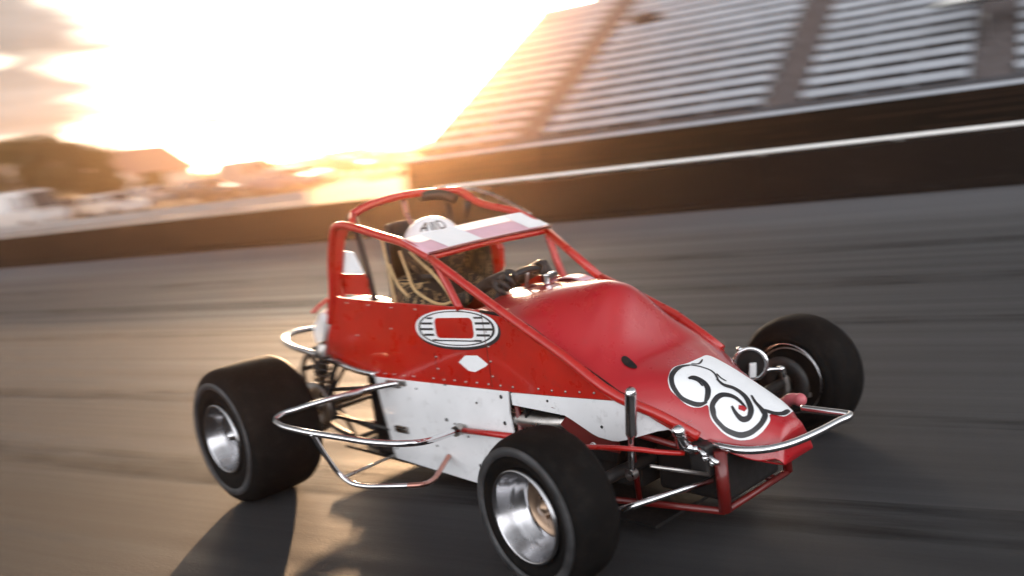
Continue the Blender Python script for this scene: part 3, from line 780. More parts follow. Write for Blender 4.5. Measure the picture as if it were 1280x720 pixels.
tubepart('front_radius_rod', [(1.98,-.37,.42),(2.231,-.300,.425),(2.27,-.25,.405),(2.329,-.160,.378)], .0105, 'tubered', sub=3)
tubepart('torsion_arm', [(1.95,-.345,.387),(2.02,-.38,.372),(2.08,-.40,.35)], .013, 'chrome', sub=2)
cb = MB(); cb.ball((2.347,-.200,.482), .027, 18, 12); cb.lathe([(0,.024),(.055,.026),(.06,.02)], (2.345,-.192,.47), (0,.25,-1), 16); cb.tube([(2.345,-.18,.42),(2.352,-.10,.36)], .02, 10, sub=1)
cb.build('breather_canister', M['chrome'], CAR)
jt = MB()
for p in ((2.405,-.13,.36),(2.43,-.12,.34),(2.37,-.14,.395),(2.03,-.35,.425)): jt.ball(p, .015, 12, 8)
jt.tube([(2.37,-.13,.40),(2.43,-.16,.385)], .009, 8, sub=1); jt.tube([(2.40,-.12,.375),(2.47,-.14,.352)], .011, 8, sub=1)
jt.build_each('rod_end', M['chrome'], CAR)
mt = MB(); mt.box((2.33,-.135,.28),(2.42,-.06,.41)); mt.build('arm_mount', M['black'], CAR, bevel=.01)
FB_ = tubepart('front_bumper', [(2.392,-.070,.400),(2.466,-.085,.397),(2.576,-.063,.395),(2.625,-.02,.395),(2.656,.035,.395),(2.680,.12,.395),(2.694,.22,.395),(2.704,.36,.395),(2.711,.425,.395),(2.705,.441,.395),(2.685,.444,.395),(2.60,.443,.395),(2.49,.44,.395)], .0155, 'chrome', sub=5, seg=14)
# left front brake and fittings seen past the nose
dsk = MB(); dsk.lathe([(0,.082),(.012,.082),(.012,.066),(0,.066)], (2.067,.72,.474), (.55,-.83,.1), 40, closed=True); BR = dsk.build('brake_hose_ring', M['chrome'], CAR)
b2 = MB(); b2.lathe([(.004,.066),(.006,.0)], (2.067,.72,.474), (.55,-.83,.1), 30); b2.build('ring_shield', M['dark'], BR)
b3 = MB(); b3.obox((2.09,.70,.452),(.012,.01,0),(-.008,.012,0),(.004,0,.034)); b3.build('bracket', M['decalwhite'], BR, bevel=.004)
b3 = MB(); b3.ball((2.015,.72,.540), .014, 12, 8); b3.ball((2.143,.85,.421), .018, 12, 8); b3.tube([(2.10,.74,.425),(2.143,.85,.421),(2.15,.86,.38)], .010, 8, sub=2); b3.build_each('hose_fitting', M['chrome'], BR)
pc = MB(); pc.tube([(2.25,.60,.335),(2.30,.60,.345),(2.345,.60,.372),(2.385,.60,.372)], .026, 14, sub=4); pc.ball((2.385,.60,.372), .030, 14, 10)
pc.build('steering_arm_boot', M['pinkcap'], CAR)
b3 = MB(); b3.lathe([(0,.135),(.008,.135),(.008,.05),(0,.05)], (2.06,.99,.30), (0,1,0), 40, closed=True); b3.build('brake_disc', M['black'], CAR)
b3 = MB(); b3.lathe([(.0,.172),(.012,.170),(.02,.02),(.02,0)], (2.06,1.052,.30), (-.065,1,0), 40); b3.build('brake_shield', M['dark'], CAR)
b3 = MB(); b3.lathe([(0,.168),(-.006,.168),(-.006,.163),(0,.163)], (2.06,1.050,.30), (-.065,1,0), 48, closed=True); b3.build('shield_ring', M['steel'], CAR)
b3 = MB(); b3.tube([(2.06,-.47,.31),(2.02,-.4,.33)], .03, 10, sub=1); b3.build('brake_caliper', M['black'], CAR)

# ------------------------------------------------------------------ driver
def skin(name, joints, edges, mat, parent=None, origin=(0,0,0), sub=2):
    me = bpy.data.meshes.new(name)
    keys = list(joints); off = Vector(origin)
    p = parent
    while p is not None: off += p.location; p = p.parent
    me.from_pydata([Vector(joints[k][0])-off for k in keys], [(keys.index(a), keys.index(b)) for a, b in edges], [])
    o = bpy.data.objects.new(name, me); COL.objects.link(o)
    if parent is None: o.location = origin
    else: o.parent = parent
    sk = o.modifiers.new('skin', 'SKIN'); sk.use_smooth_shade = True
    lay = me.skin_vertices[0] if me.skin_vertices else None
    if lay is None:
        me.attributes  # the layer is made with the modifier in some builds
        bm = bmesh.new(); bm.from_mesh(me); bm.verts.layers.skin.verify(); bm.to_mesh(me); bm.free(); lay = me.skin_vertices[0]
    for i, k in enumerate(keys):
        rr = joints[k][1]; lay.data[i].radius = rr if isinstance(rr, tuple) else (rr, rr)
        lay.data[i].use_root = (i == 0)
    ss = o.modifiers.new('sub', 'SUBSURF'); ss.levels = 1; ss.render_levels = sub
    me.materials.append(mat)
    return o
cy = .11
J = {'pelvis': ((.55,cy,.36), (.15,.12)), 'waist': ((.50,cy,.54), (.14,.11)), 'chest': ((.50,cy,.78), (.18,.14)), 'upper': ((.51,cy,.93), (.17,.13)), 'neck': ((.53,cy,1.03), .075), 'head': ((.545,cy,1.10), .08)}
for s, n in ((-1,'R'), (1,'L')):
    J.update({'sh'+n: ((.53,cy+s*.20,.955), .078), 'el'+n: ((.82,cy+s*.235,.84), .058), 'wr'+n: ((1.055,cy+s*.150,.950), .034),
              'hip'+n: ((.60,cy+s*.10,.33), .10), 'kn'+n: ((1.02,cy+s*.12,.50), .065), 'an'+n: ((1.40,cy+s*.11,.26), .045), 'to'+n: ((1.50,cy+s*.11,.36), .035)})
E_ = [('pelvis','waist'),('waist','chest'),('chest','upper'),('upper','neck'),('neck','head')]
for n in 'RL': E_ += [('upper','sh'+n),('sh'+n,'el'+n),('el'+n,'wr'+n),('pelvis','hip'+n),('hip'+n,'kn'+n),('kn'+n,'an'+n),('an'+n,'to'+n)]
DR = skin('person', J, E_, M['suit'], None, (.55,cy,.20))
tag(DR, 'driver in black and gold suit and white helmet gripping the steering wheel', 'driver')
for s, n in ((-1,'R'), (1,'L')):
    # glove: palm on the rim, four fingers closing round it, thumb along the inside
    a = R(90 - s*46); rim = lambda da, ro=0, up=0: SWc + (.165+ro)*(math.cos(a+da)*Vector((0,1,0))+math.sin(a+da)*swu) - swa*up
    g = {'wrist': (tuple(Vector(J['wr'+n][0])), .032), 'palm': (tuple(rim(0,.022,.040)), (.050,.034))}
    ge = [('wrist','palm')]
    for i, (da, L) in enumerate(((-.27,.85),(-.09,1.0),(.09,1.0),(.27,.9))):
        k = 'f%d' % i
        g[k+'a'] = (tuple(rim(da,.034,.018)), .0155); g[k+'b'] = (tuple(rim(da,.034,-.012*L)), .014); g[k+'c'] = (tuple(rim(da,.010,-.028*L)), .0125); g[k+'d'] = (tuple(rim(da,-.014,-.024*L)), .011)
        ge += [('palm',k+'a'),(k+'a',k+'b'),(k+'b',k+'c'),(k+'c',k+'d')]
    g['ta'] = (tuple(rim(-s*.10,-.012,.040)), .014); g['tb'] = (tuple(rim(s*.16,-.026,.022)), .012); g['tc'] = (tuple(rim(s*.34,-.022,.006)), .010)
    ge += [('palm','ta'),('ta','tb'),('tb','tc')]
    skin('glove', g, ge, M['black'], DR)
# helmet
hc = Vector((.605, cy, 1.150)); hr = (.178,.156,.166)
hm = MB()
def hpt(th, ph, k=1.0): # th from top, ph from forward
    return hc + Vector((hr[0]*k*math.sin(th)*math.cos(ph), hr[1]*k*math.sin(th)*math.sin(ph), hr[2]*k*math.cos(th)))
NU, NV = 48, 26
rowsH = []
for i in range(NV+1):
    th = .02 + (R(138)-.02)*i/NV
    rowsH.append([hpt(th, 2*math.pi*k/NU, 1.0 - (.05 if (R(78) < th < R(104) and math.cos(2*math.pi*k/NU) > .45) else 0) + (.07*max(0, math.cos(2*math.pi*k/NU))**3 if th > R(104) else 0)) for k in range(NU+1)])
nsp = 13
hm.grid(rowsH[:nsp+1]); hm.add(rowsH[0][:-1], [tuple(range(NU))], True)
HEL = hm.build('helmet', M['decalwhite'], DR)
hm = MB(); hm.grid(rowsH[nsp:]); hm.build('helmet_lower', M['suit'], HEL)
vs = MB(); vs.grid([[hpt(R(76)+R(30)*i/6, -1.2+2.4*k/20, .972) for k in range(21)] for i in range(7)]); vs.build('helmet_visor', M['glass'], HEL)
hs = MB(); hs.lathe([(0,.0),(.0,.11),(.04,.105)], hc+Vector((0,0,-.105)), (0,0,-1), 24); hs.build('helmet_skirt', M['black'], HEL)
# lettering round the helmet's right shoulder
lt = MB()
def onh(u, v, h=1.012):    # u along, v up: a patch on the near side of the dome
    ph = R(-33) + u*1.45; th = R(43) - v*1.0
    return hpt(th, ph, h)
zfh = lambda a, b: onh(a, b)
for line in ([(-.40,-.16),(-.27,.20),(-.22,-.16)], [(-.42,-.04),(-.19,-.04)], [(-.10,.20),(-.06,-.16)], [(.0,.20),(.05,-.16)],
             [(.13,.19),(.17,-.15)], [(.13,.19),(.30,.17),(.36,.02),(.31,-.12),(.17,-.15)]):
    ribbon(lt, line, .058, zfh, taper=False, slope=False)
lt.build('helmet_lettering', M['decalblack'], HEL)
hn = MB()
for y in (cy-.075, cy+.075):
    hn.grid([[(.46+.02*i-.004*i*i+ (.12 if i > 1 else .06), y-.022+.044*j, z) for j in (0,1)] for i, z in ((0,1.02),(1,.97),(2,.86),(3,.70),(4,.55))])
for hno in hn.build_each('harness_belt', M['gold'], DR): md = hno.modifiers.new('t', 'SOLIDIFY'); md.thickness = .006
# ------------------------------------------------------------------ the track and what stands beyond it
WB = .305
U = Vector((1, WB, 0)).normalized(); NW = Vector((-U.y, U.x, 0)); W0 = Vector((0, 10.95, 0))
def wp(s, d, z=0): return W0 + U*s + NW*d + Vector((0, 0, z))
ROT = math.atan(WB)
def sheet(name, s0, s1, d0, d1, z, mat, kind='structure'):
    m = MB(); m.add([wp(s0,d0,z), wp(s1,d0,z), wp(s1,d1,z), wp(s0,d1,z)], [(0,1,2,3)])
    o = m.build(name, mat); o['kind'] = kind; return o
g = MB(); g.add([(-1500,-1500,-.03),(1500,-1500,-.03),(1500,1500,-.03),(-1500,1500,-.03)], [(0,1,2,3)])
g.build('ground', M['grass'])['kind'] = 'structure'
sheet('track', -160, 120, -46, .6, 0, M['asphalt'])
sheet('paddock', -140, -19, 6, 62, -.012, M['gravel'])
sheet('verge_path', -19, 60, .7, 7.3, -.012, M['gravel'])

# rubber laid down by earlier cars, in long easy curves
mk = MB()
for d0_, c_, s0_, s1_, w_ in ((-12.6,.010,-40,40,.30),(-11.0,.010,-40,40,.34),(-9.7,-.004,-30,40,.26),(-14.9,.022,-26,20,.32),(-13.5,.022,-26,20,.30),(-6.2,.004,-60,40,.4),(-4.4,.002,-60,40,.35),(-7.6,-.006,-30,40,.22)):
    L = [s0_+(s1_-s0_)*i/60 for i in range(61)]
    f = lambda q: d0_ + c_*(q+4)**2*.35
    mk.grid([[wp(q, f(q)-w_/2, .004+.0006*d0_*-.1) for q in L], [wp(q, f(q)+w_/2, .004+.0006*d0_*-.1) for q in L]])
mk.build('track_rubber_marks', M['marks'])['kind'] = 'structure'

# barrier wall: dark painted blocks in one run, white pipe rail on its right part
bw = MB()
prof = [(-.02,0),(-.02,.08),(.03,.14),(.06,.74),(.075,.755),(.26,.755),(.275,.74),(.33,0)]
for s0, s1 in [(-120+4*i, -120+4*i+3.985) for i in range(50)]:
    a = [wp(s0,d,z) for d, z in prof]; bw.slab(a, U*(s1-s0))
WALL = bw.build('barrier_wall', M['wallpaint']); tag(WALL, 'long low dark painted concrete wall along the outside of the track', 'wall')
wr = MB()
wr.tube([wp(-9.9,.165,.80), wp(-9.9,.165,.815), wp(79,.165,.815)], .030, 10, sub=1)
for i in range(45): wr.tube([wp(-9.9+2*i,.165,.75), wp(-9.9+2*i,.165,.81)], .018, 8, sub=1)
wr.build('top_rail', M['rail'], WALL)

# grandstand
GS = tag(empty('grandstand', wp(-4,8)), 'big open grandstand of bare aluminium bench rows behind the dark wall', 'grandstand')
D0, Z0, RUN, RISE, NR = 8.0, 1.36, .535, .26, 16
S0, S1 = -15.7, 10.0
AIS = [(-12.65,-11.75), (-5.98,-5.07), (-1.6,-.7), (4.25,5.2)]
dk = MB()
pr = [(D0-.05, 0)]
for i in range(NR): pr += [(D0+RUN*i, Z0+RISE*i) if i else (D0-.05, Z0), (D0+RUN*(i+1), Z0+RISE*i)]
pr += [(D0+RUN*NR, Z0+RISE*NR), (D0+RUN*NR+1.4, Z0+RISE*NR), (D0+RUN*NR+1.4, 0)]
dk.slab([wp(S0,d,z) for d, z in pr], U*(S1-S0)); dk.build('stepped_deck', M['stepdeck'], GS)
edges = [S0+.05] + [e for a in AIS for e in a] + [S1-.05]
for i in range(NR):
    z = Z0+RISE*i; d = D0+RUN*i
    for k in range(0, len(edges), 2):
        a, b = edges[k], edges[k+1]
        m = MB()
        jit = rng.uniform(-.006,.006)
        m.slab([wp(a,d+.050,z+.098+jit), wp(a,d+.045,z+.24+jit), wp(a,d+.06,z+.252+jit), wp(a,d+.33,z+.252+jit), wp(a,d+.33,z+.225+jit), wp(a,d+.075,z+.225+jit), wp(a,d+.075,z+.098+jit)], U*(b-a))
        q = int((b-a)/1.6)+1
        for t in range(q+1):
            s = a+.08+(b-a-.16)*t/q
            m.slab([wp(s,d+.12,z+.002), wp(s,d+.16,z+.224+jit), wp(s,d+.22,z+.224+jit), wp(s,d+.20,z+.002)], U*.04)
        m.build('bench', M['bench'], GS)
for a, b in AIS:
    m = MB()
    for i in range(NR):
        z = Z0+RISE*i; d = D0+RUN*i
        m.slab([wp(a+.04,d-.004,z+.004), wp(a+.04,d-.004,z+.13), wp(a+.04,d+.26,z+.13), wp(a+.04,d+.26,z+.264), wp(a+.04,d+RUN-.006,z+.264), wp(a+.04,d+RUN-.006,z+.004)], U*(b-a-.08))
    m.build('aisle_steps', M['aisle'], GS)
fa = MB(); fa.slab([wp(S0-.1,D0-.95,0), wp(S0-.1,D0-.95,1.18), wp(S0-.1,D0-.87,1.18), wp(S0-.1,D0-.87,0)], U*(S1-S0+.2)); fa.build('front_boarding', M['boards'], GS)
wk = MB(); wk.slab([wp(S0-.1,D0-.868,1.10), wp(S0-.1,D0-.868,1.16), wp(S0-.1,D0-.052,1.16), wp(S0-.1,D0-.052,1.10)], U*(S1-S0+.2)); wk.build('walkway', M['stepdeck'], GS)
frl = MB(); frl.slab([wp(S0-.1,D0-.97,1.182), wp(S0-.1,D0-.97,1.262), wp(S0-.1,D0-.90,1.262), wp(S0-.1,D0-.90,1.182)], U*(S1-S0+.2)); frl.build('front_rail', M['bench'], GS)
bt = MB()                    # thin battens and cables along the boarding
for k, z in enumerate((.35,.52,.70,.86,1.0,1.1)):
    s = S0
    while s < S1:
        L = rng.uniform(.6, 3.4); bt.slab([wp(s,D0-.953,z), wp(s,D0-.953,z+.022), wp(s,D0-.972,z+.022), wp(s,D0-.972,z)], U*min(L, S1-s)); s += L+rng.uniform(.4,3)
bt.build('batten', M['batten'], GS)
sd = MB()
sd.slab([wp(S0-.06,D0-.05,0)] + [wp(S0-.06,d,z+.10) for d, z in ((D0-.05,Z0),(D0+RUN*NR,Z0+RISE*NR),(D0+RUN*NR+1.4,Z0+RISE*NR))] + [wp(S0-.06,D0+RUN*NR+1.4,0)], U*-.06)
sd.build('end_wall', M['brick'], GS)
hr_ = MB()
zt = Z0+RISE*NR
for s in [S0-.03 + 1.6*i for i in range(17)]: hr_.tube([wp(min(s,S1),D0+RUN*NR+1.3,zt), wp(min(s,S1),D0+RUN*NR+1.3,zt+1.05)], .025, 8, sub=1)
for z in (.55,1.05): hr_.tube([wp(S0,D0+RUN*NR+1.3,zt+z), wp(S1,D0+RUN*NR+1.3,zt+z)], .022, 8, sub=1)
for i in range(0, NR+1, 3):
    hr_.tube([wp(S0-.03,D0+RUN*i,Z0+RISE*i), wp(S0-.03,D0+RUN*i,Z0+RISE*i+.95)], .02, 8, sub=1)
for z in (.5,.95): hr_.tube([wp(S0-.03,D0,Z0+z), wp(S0-.03,D0+RUN*NR,Z0+RISE*NR+z)], .02, 8, sub=1)
hr_.build('guard_rail', M['steel'], GS)
# press box behind the top row
PB = tag(empty('press_box', wp(-12.3,D0+RUN*NR+2.6)), 'brown clad press box standing behind the top row of the grandstand', 'press box')
m = MB(); d0 = D0+RUN*NR+1.45
m.slab([wp(-14.6,d0,0), wp(-14.6,d0,7.9), wp(-14.6,d0+2.6,7.9), wp(-14.6,d0+2.6,0)], U*4.9); m.build('wall', M['brick'], PB)
m = MB(); m.slab([wp(-14.8,d0-.35,7.905), wp(-14.8,d0-.35,8.05), wp(-14.8,d0+2.8,8.15), wp(-14.8,d0+2.8,7.905)], U*5.3); m.build('roof', M['steel'], PB)
for k in range(3):
    m = MB(); a = -14.3+1.5*k; m.slab([wp(a,d0-.012,6.5), wp(a,d0-.012,7.4), wp(a,d0-.002,7.4), wp(a,d0-.002,6.5)], U*1.3); m.build('window', M['glass'], PB)
# things left on the rows
PA = tag(empty('parasol', wp(-1.35,D0+RUN*2+.2,Z0+RISE*2+.13)), 'white parasol standing open on the steps of the grandstand aisle nearest the right', 'parasol')
zb = Z0+RISE*2+.13
m = MB(); m.tube([wp(-1.35,D0+RUN*2+.2,zb), wp(-1.35,D0+RUN*2+.2,zb+1.22)], .018, 8, sub=1); m.build('pole', M['steel'], PA)
m = MB(); c = wp(-1.35,D0+RUN*2+.2,zb+1.0)
rowsP = []
for i in range(9):
    t = i/8
    rowsP.append([c + Vector((1.05*t*math.cos(k*math.pi/16)*(1-.05*math.cos(k*math.pi/2)), 1.05*t*math.sin(k*math.pi/16)*(1-.05*math.cos(k*math.pi/2)), .26*(1-t**1.7)-.02*(t**6))) for k in range(33)])
m.grid(rowsP); o = m.build('canopy', M['canvas'], PA); md = o.modifiers.new('t','SOLIDIFY'); md.thickness = .008
BAG = tag(empty('duffel_bag', wp(-10.8,D0+RUN*10+.2,Z0+RISE*10+.253)), 'dark duffel bag left lying on a bench high in the grandstand', 'bag')
c = wp(-10.8,D0+RUN*10+.2,Z0+RISE*10+.253)
m = MB(); m.lathe([(-.44,0),(-.44,.10),(-.41,.155),(-.3,.17),(.3,.17),(.41,.155),(.44,.10),(.44,0)], c+Vector((0,0,.165)), U, 20); m.build('body', M['black'], BAG)
m = MB(); m.tube([c+U*-.2+Vector((0,0,.32)), c+U*-.12+Vector((0,0,.43)), c+U*.12+Vector((0,0,.43)), c+U*.2+Vector((0,0,.32))], .015, 8, sub=4); m.build('handle', M['black'], BAG)

# parked vehicles in the paddock
def car(kind, loc, rz, paintmat, label, tall=1.0):
    root = tag(empty('parked_' + kind, (0,0,0)), label, kind, 'vehicles parked in the paddock beyond the wall')
    L, W = (4.3, 1.72) if kind == 'car' else (5.0, 1.9)
    z = .30
    if kind == 'car':
        side = [(-2.15,.32),(-2.12,.62),(-2.0,.86),(-1.35,.92),(.85,.90),(1.75,.80),(2.08,.66),(2.15,.42),(2.1,.30)]
        top = [(-1.75,.90),(-1.25,1.30),(-.9,1.38),(.15,1.38),(.55,1.26),(1.02,.89)]
    else:
        side = [(-2.5,.34),(-2.5,1.05),(2.0,1.05),(2.42,.95),(2.5,.6),(2.45,.32)]
        top = [(-2.48,1.05),(-2.46,2.02),(-2.3,2.12),(1.15,2.12),(1.5,1.98),(2.05,1.05)]
    m = MB(); m.slab([(x,-W/2,zz) for x, zz in side], (0,W,0)); body = m.build('body', paintmat, root, bevel=.07)
    ins = .10
    m = MB(); n = len(top)
    m.add([(x,-W/2+.03+(ins if zz > 1.0 and i not in (0,n-1) else 0),zz-.01) for i,(x,zz) in enumerate(top)] + [(x,W/2-.03-(ins if zz > 1.0 and i not in (0,n-1) else 0),zz-.01) for i,(x,zz) in enumerate(top)],
          [tuple(range(n)), tuple(range(n,2*n))[::-1]] + [(i,(i+1)%n,n+(i+1)%n,n+i) for i in range(n)])
    m.build('cabin', paintmat, root, bevel=.04)
    for sy in (-1, 1):
        y = sy*(W/2-.03-ins*.5+.012)
        m = MB()
        if kind == 'car':
            for x0, x1 in ((-1.35,-.42),(-.36,.72)): m.add([(x0+.05,y+sy*.045,.93),(x1,y+sy*.045,.93),(min(x1,.42),y-sy*.047,1.27),(max(x0,-1.12)+.05,y-sy*.047,1.27)], [(0,1,2,3)])
        else: m.add([(.65,y+sy*.05,1.10),(1.75,y+sy*.05,1.10),(1.36,y-sy*.03,1.85),(.65,y-sy*.03,1.85)], [(0,1,2,3)])
        m.build('side_window', M['glass'], root)
    m = MB()
    if kind == 'car':
        m.add([(1.04,-.72,.92),(1.04,.72,.92),(.57,.64,1.275),(.57,-.64,1.275)], [(0,1,2,3)])
    else: m.add([(2.06,-.80,1.12),(2.06,.80,1.12),(1.56,.74,1.95),(1.56,-.74,1.95)], [(0,1,2,3)])
    m.build('windscreen', M['glass'], root)
    for x in (-1.32, 1.32) if kind == 'car' else (-1.5, 1.6):
        for sy in (-1, 1):
            m = MB(); m.lathe([(0,.0),(0,.19),(.01,.20),(-.005,.30),(.04,.315),(.18,.315),(.20,.28),(.20,0)], (x,sy*(W/2+.012),.315), (0,-sy,0), 20)
            m.build('wheel', M['rubber'], root)
    m = MB()
    for sy in (-1,1): m.box((L/2-.06,sy*.66-.16,.60),(L/2-.005,sy*.66+.16,.72))
    m.build_each('headlight', M['bench'], root)
    root.location = loc; root.rotation_euler = (0,0,rz)
    return root
cw_ = carpaint('car_white', (.42,.41,.40,1)); ck = carpaint('car_black', (.02,.02,.022,1)); cs = carpaint('car_silver', (.20,.20,.205,1)); cb_ = carpaint('car_blue', (.04,.06,.12,1)); cr_ = carpaint('car_maroon', (.16,.03,.03,1)); ct = carpaint('car_tan', (.34,.27,.18,1))
for kind, x, y, a, mt, lab in (
    ('van',-49.5,12.3,.35,cw_,'white van parked in the paddock at the far left end of the vehicles'),
    ('car',-56.3,16.6,.30,ck,'black car parked under the trees beside the white van'),
    ('car',-48.0,16.4,.28,cw_,'white car parked in front of the pink roofed house'),
    ('car',-55.4,21.9,.33,cs,'silver car parked in the paddock right below the house'),
    ('car',-48.5,22.0,.25,ck,'black car parked alone in the middle of the paddock'),
    ('van',-57.3,29.6,.32,cs,'silver van parked in front of the hedge by the light mast'),
    ('car',-50.0,29.2,.30,cw_,'white car parked nearest the glow of the sun'),
    ('car',-57.3,37.5,.35,cr_,'maroon car parked below the low flat building'),
    ('car',-49.5,37.0,.30,ct,'tan car parked closest to the grandstand end'),
    ('car',-44.0,24.5,.30,cb_,'dark blue car parked closest to the barrier wall')):
    car(kind, (x,y,-.012), a, mt, lab)
# low white pit rail between the wall and the paddock
m = MB()
PR = tag(empty('paddock_rail', wp(-40,5)), 'low weathered pale board rail running behind the dark wall on the left', 'rail')
for z in (.30,.58): m.slab([wp(-78,4.98,z), wp(-78,4.98,z+.24), wp(-78,5.02,z+.24), wp(-78,5.02,z)], U*60.5)
m.build_each('rail_board', M['oldboard'], PR)
m = MB()
for i in range(31): m.slab([wp(-78+2*i,5.03,0-.03), wp(-78+2*i,5.03,.82), wp(-78+2*i,5.13,.82), wp(-78+2*i,5.13,-.03)], U*.10)
m.build_each('rail_post', M['oldboard'], PR)

# trees: tapered trunk with limbs, crown of leaf-sized faces
def tree(x, y, h, w, leafmat, label, seed, squat=1.0):
    r = random.Random(seed)
    root = tag(empty('tree', (x, y, -.03)), label, 'tree', 'trees beyond the paddock')
    m = MB(); base = Vector((x, y, -.05))
    tp = base + Vector((r.uniform(-.2,.2), r.uniform(-.2,.2), h*.72))
    m.tube([base, base.lerp(tp,.35)+Vector((.08,.03,0)), base.lerp(tp,.7)-Vector((.06,0,0)), tp], .17*h/5, 8, sub=3, r2=.03)
    clumps = []
    for k in range(28):
        an = r.uniform(0, 6.283); zz = r.uniform(.26, .93); rad = w*(1-abs(zz-.52)*1.25)*r.uniform(.35,.95)
        c = base + Vector((rad*math.cos(an), rad*math.sin(an), h*zz)); clumps.append((c, r.uniform(.45,.85)*w*.55))
        if k < 11: m.tube([base.lerp(tp, .3+.05*k), base.lerp(tp,.42+.05*k).lerp(c,.5), c], .035*h/5, 6, sub=2, r2=.01)
    m.build('trunk', M['bark'], root)
    m = MB()
    for c, cr in clumps:
        for q in range(420):
            v = Vector((r.gauss(0,1), r.gauss(0,1), r.gauss(0,1))).normalized()*cr*(r.random()**.45)
            v.z *= .75*squat; p = c+v; s = r.uniform(.06,.14)
            a = Vector((r.gauss(0,1), r.gauss(0,1), r.gauss(0,.6))).normalized(); b = a.orthogonal().normalized()
            m.add([p-a*s, p+b*s*.55, p+a*s, p-b*s*.55], [(0,1,2,3)])
    m.build('crown', leafmat, root)
for i, (x, y, h, w, lm, lab) in enumerate((
    (-64.6,16.7,5.7,2.3,'leafA','tallest broad olive tree at the left of the group beyond the paddock'),
    (-62.2,18.3,5.5,2.2,'leafB','dark round tree standing against the tallest olive tree'),
    (-64.5,21.4,5.0,2.0,'leafA','medium olive tree between the dark round tree and the house'),
    (-68.5,24.0,2.9,1.6,'leafB','short dark tree leaning over the car beside the house'),
    (-66.5,26.6,2.2,1.3,'leafA','smallest olive bushy tree in front of the house wall'),
    (-75.0,15.0,3.4,2.2,'leafB','low dark tree alone at the left edge behind the others'))):
    tree(x, y, h, w, M[lm], lab, 50+i)
# hedge far away, hazy house, flat building, mast
r = random.Random(5); m = MB()
hp_ = [Vector((-122,20,0)), Vector((-108.4,37.3,0)), Vector((-104.1,47.9,0)), Vector((-97.4,60.3,0)), Vector((-88,74,0)), Vector((-74,92,0))]
pth = catmull(hp_, 14)
for p in pth:
    hh = r.uniform(1.5,2.1)
    for q in range(110):
        c = p + Vector((r.gauss(0,.9), r.gauss(0,1.1), abs(r.gauss(0,.42))*hh)); c.z = min(c.z, hh*r.uniform(.85,1.0)); s = r.uniform(.14,.30)
        a = Vector((r.gauss(0,1), r.gauss(0,1), r.gauss(0,.8))).normalized(); b = a.orthogonal().normalized()
        m.add([c-a*s, c+b*s*.6, c+a*s, c-b*s*.6], [(0,1,2,3)])
HG = tag(empty('hedge', pth[0]), 'long dark clipped hedge closing the far side of the paddock', 'hedge')
m.build('foliage', M['leafB'], HG)
m = MB()
for p in pth[::2]: m.tube([p+Vector((0,0,-.05)), p+Vector((.1,.1,1.0))], .06, 6, sub=1)
m.build('stems', M['bark'], HG)
def house(x, y, rz, L, W, H, RH, wallm, roofm, label, cat='house', name='house'):
    root = tag(empty(name, (0,0,0)), label, cat)
    m = MB(); m.slab([(-L/2,-W/2,-.05),(-L/2,W/2,-.05),(-L/2,W/2,H),(-L/2,0,H+RH-.02),(-L/2,-W/2,H)], (L,0,0)); m.build('wall', wallm, root)
    m = MB(); e = .35
    for s in (-1,1):
        sl_ = RH/(W/2)
        m.slab([(-L/2-e,0,H+RH+.01),(-L/2-e,s*(W/2+e),H-e*sl_+.01),(-L/2-e,s*(W/2+e),H-e*sl_+.13),(-L/2-e,0,H+RH+.14)], (L+2*e,0,0))
    rf = m.build('roof', roofm, root)
    m = MB(); m.box((L*.22,-.3,H+RH*.4),(L*.22+.5,.25,H+RH+.7)); m.build('chimney', wallm, rf)
    for k in (-.32, -.05, .28):
        m = MB(); m.box((L*k-.5,-W/2-.03,.95),(L*k+.5,-W/2-.004,2.0)); wdw = m.build('window', M['glass'], root)
        m = MB(); m.box((L*k-.58,-W/2-.06,.86),(L*k+.58,-W/2-.005,.945)); m.build('sill', M['canvas'], wdw)
    m = MB(); m.box((L*.12-.45,-W/2-.03,-.03),(L*.12+.45,-W/2-.004,2.0)); m.build('door', M['brick'], root)
    root.location = (x,y,-.03); root.rotation_euler = (0,0,rz)
house(-86.5,33.6,R(-62),9.0,6.0,2.5,2.2,M['cream'],M['roofred'],'small house with a rust pink pitched roof behind the trees')
fb = tag(empty('flat_building', (-104.2,68.2,-.03)), 'low flat roofed building on the skyline under the sun', 'building')
m = MB(); c = Vector((-104.2,68.2,0)); e1 = Vector((.547,.837,0)); e2 = Vector((-.837,.547,0))
m.obox(c+Vector((0,0,.9)), e1*3.6, e2*2.2, (0,0,.95)); m.build('wall', M['cream'], fb)
m = MB(); m.obox(c+Vector((0,0,1.95)), e1*3.9, e2*2.5, (0,0,.095)); m.build('roof', M['brick'], fb)
for k in (-2.2,0,2.2):
    m = MB(); m.obox(c+e1*k-e2*2.22+Vector((0,0,1.1)), e1*.6, e2*.012, (0,0,.4)); m.build('window', M['glass'], fb)
LM = tag(empty('floodlight_mast', (-129.1,65.1,-.03)), 'tall pale floodlight mast with a lamp bank rising over the hedge', 'floodlight')
m = MB(); m.tube([(-129.1,65.1,-.05),(-129.1,65.1,9.2)], .42, 10, sub=1, r2=.30)
m.build('pole', M['canvas'], LM)
m = MB(); c = Vector((-129.1,65.1,9.0)); e1 = Vector((.458,.889,0))
m.obox(c-e1*2.0, e1*2.4, Vector((.889,-.458,0))*.10, (0,0,.55)); bk = m.build('lamp_frame', M['canvas'], LM)
for k in range(5):
    m = MB(); m.lathe([(0,.0),(0,.14),(.25,.30),(.27,.30),(.27,0)], c-e1*(.1+.95*k)+Vector((.889,-.458,0))*.1, (.889,-.458,-.2), 14); m.build('lamp', M['steel'], bk)

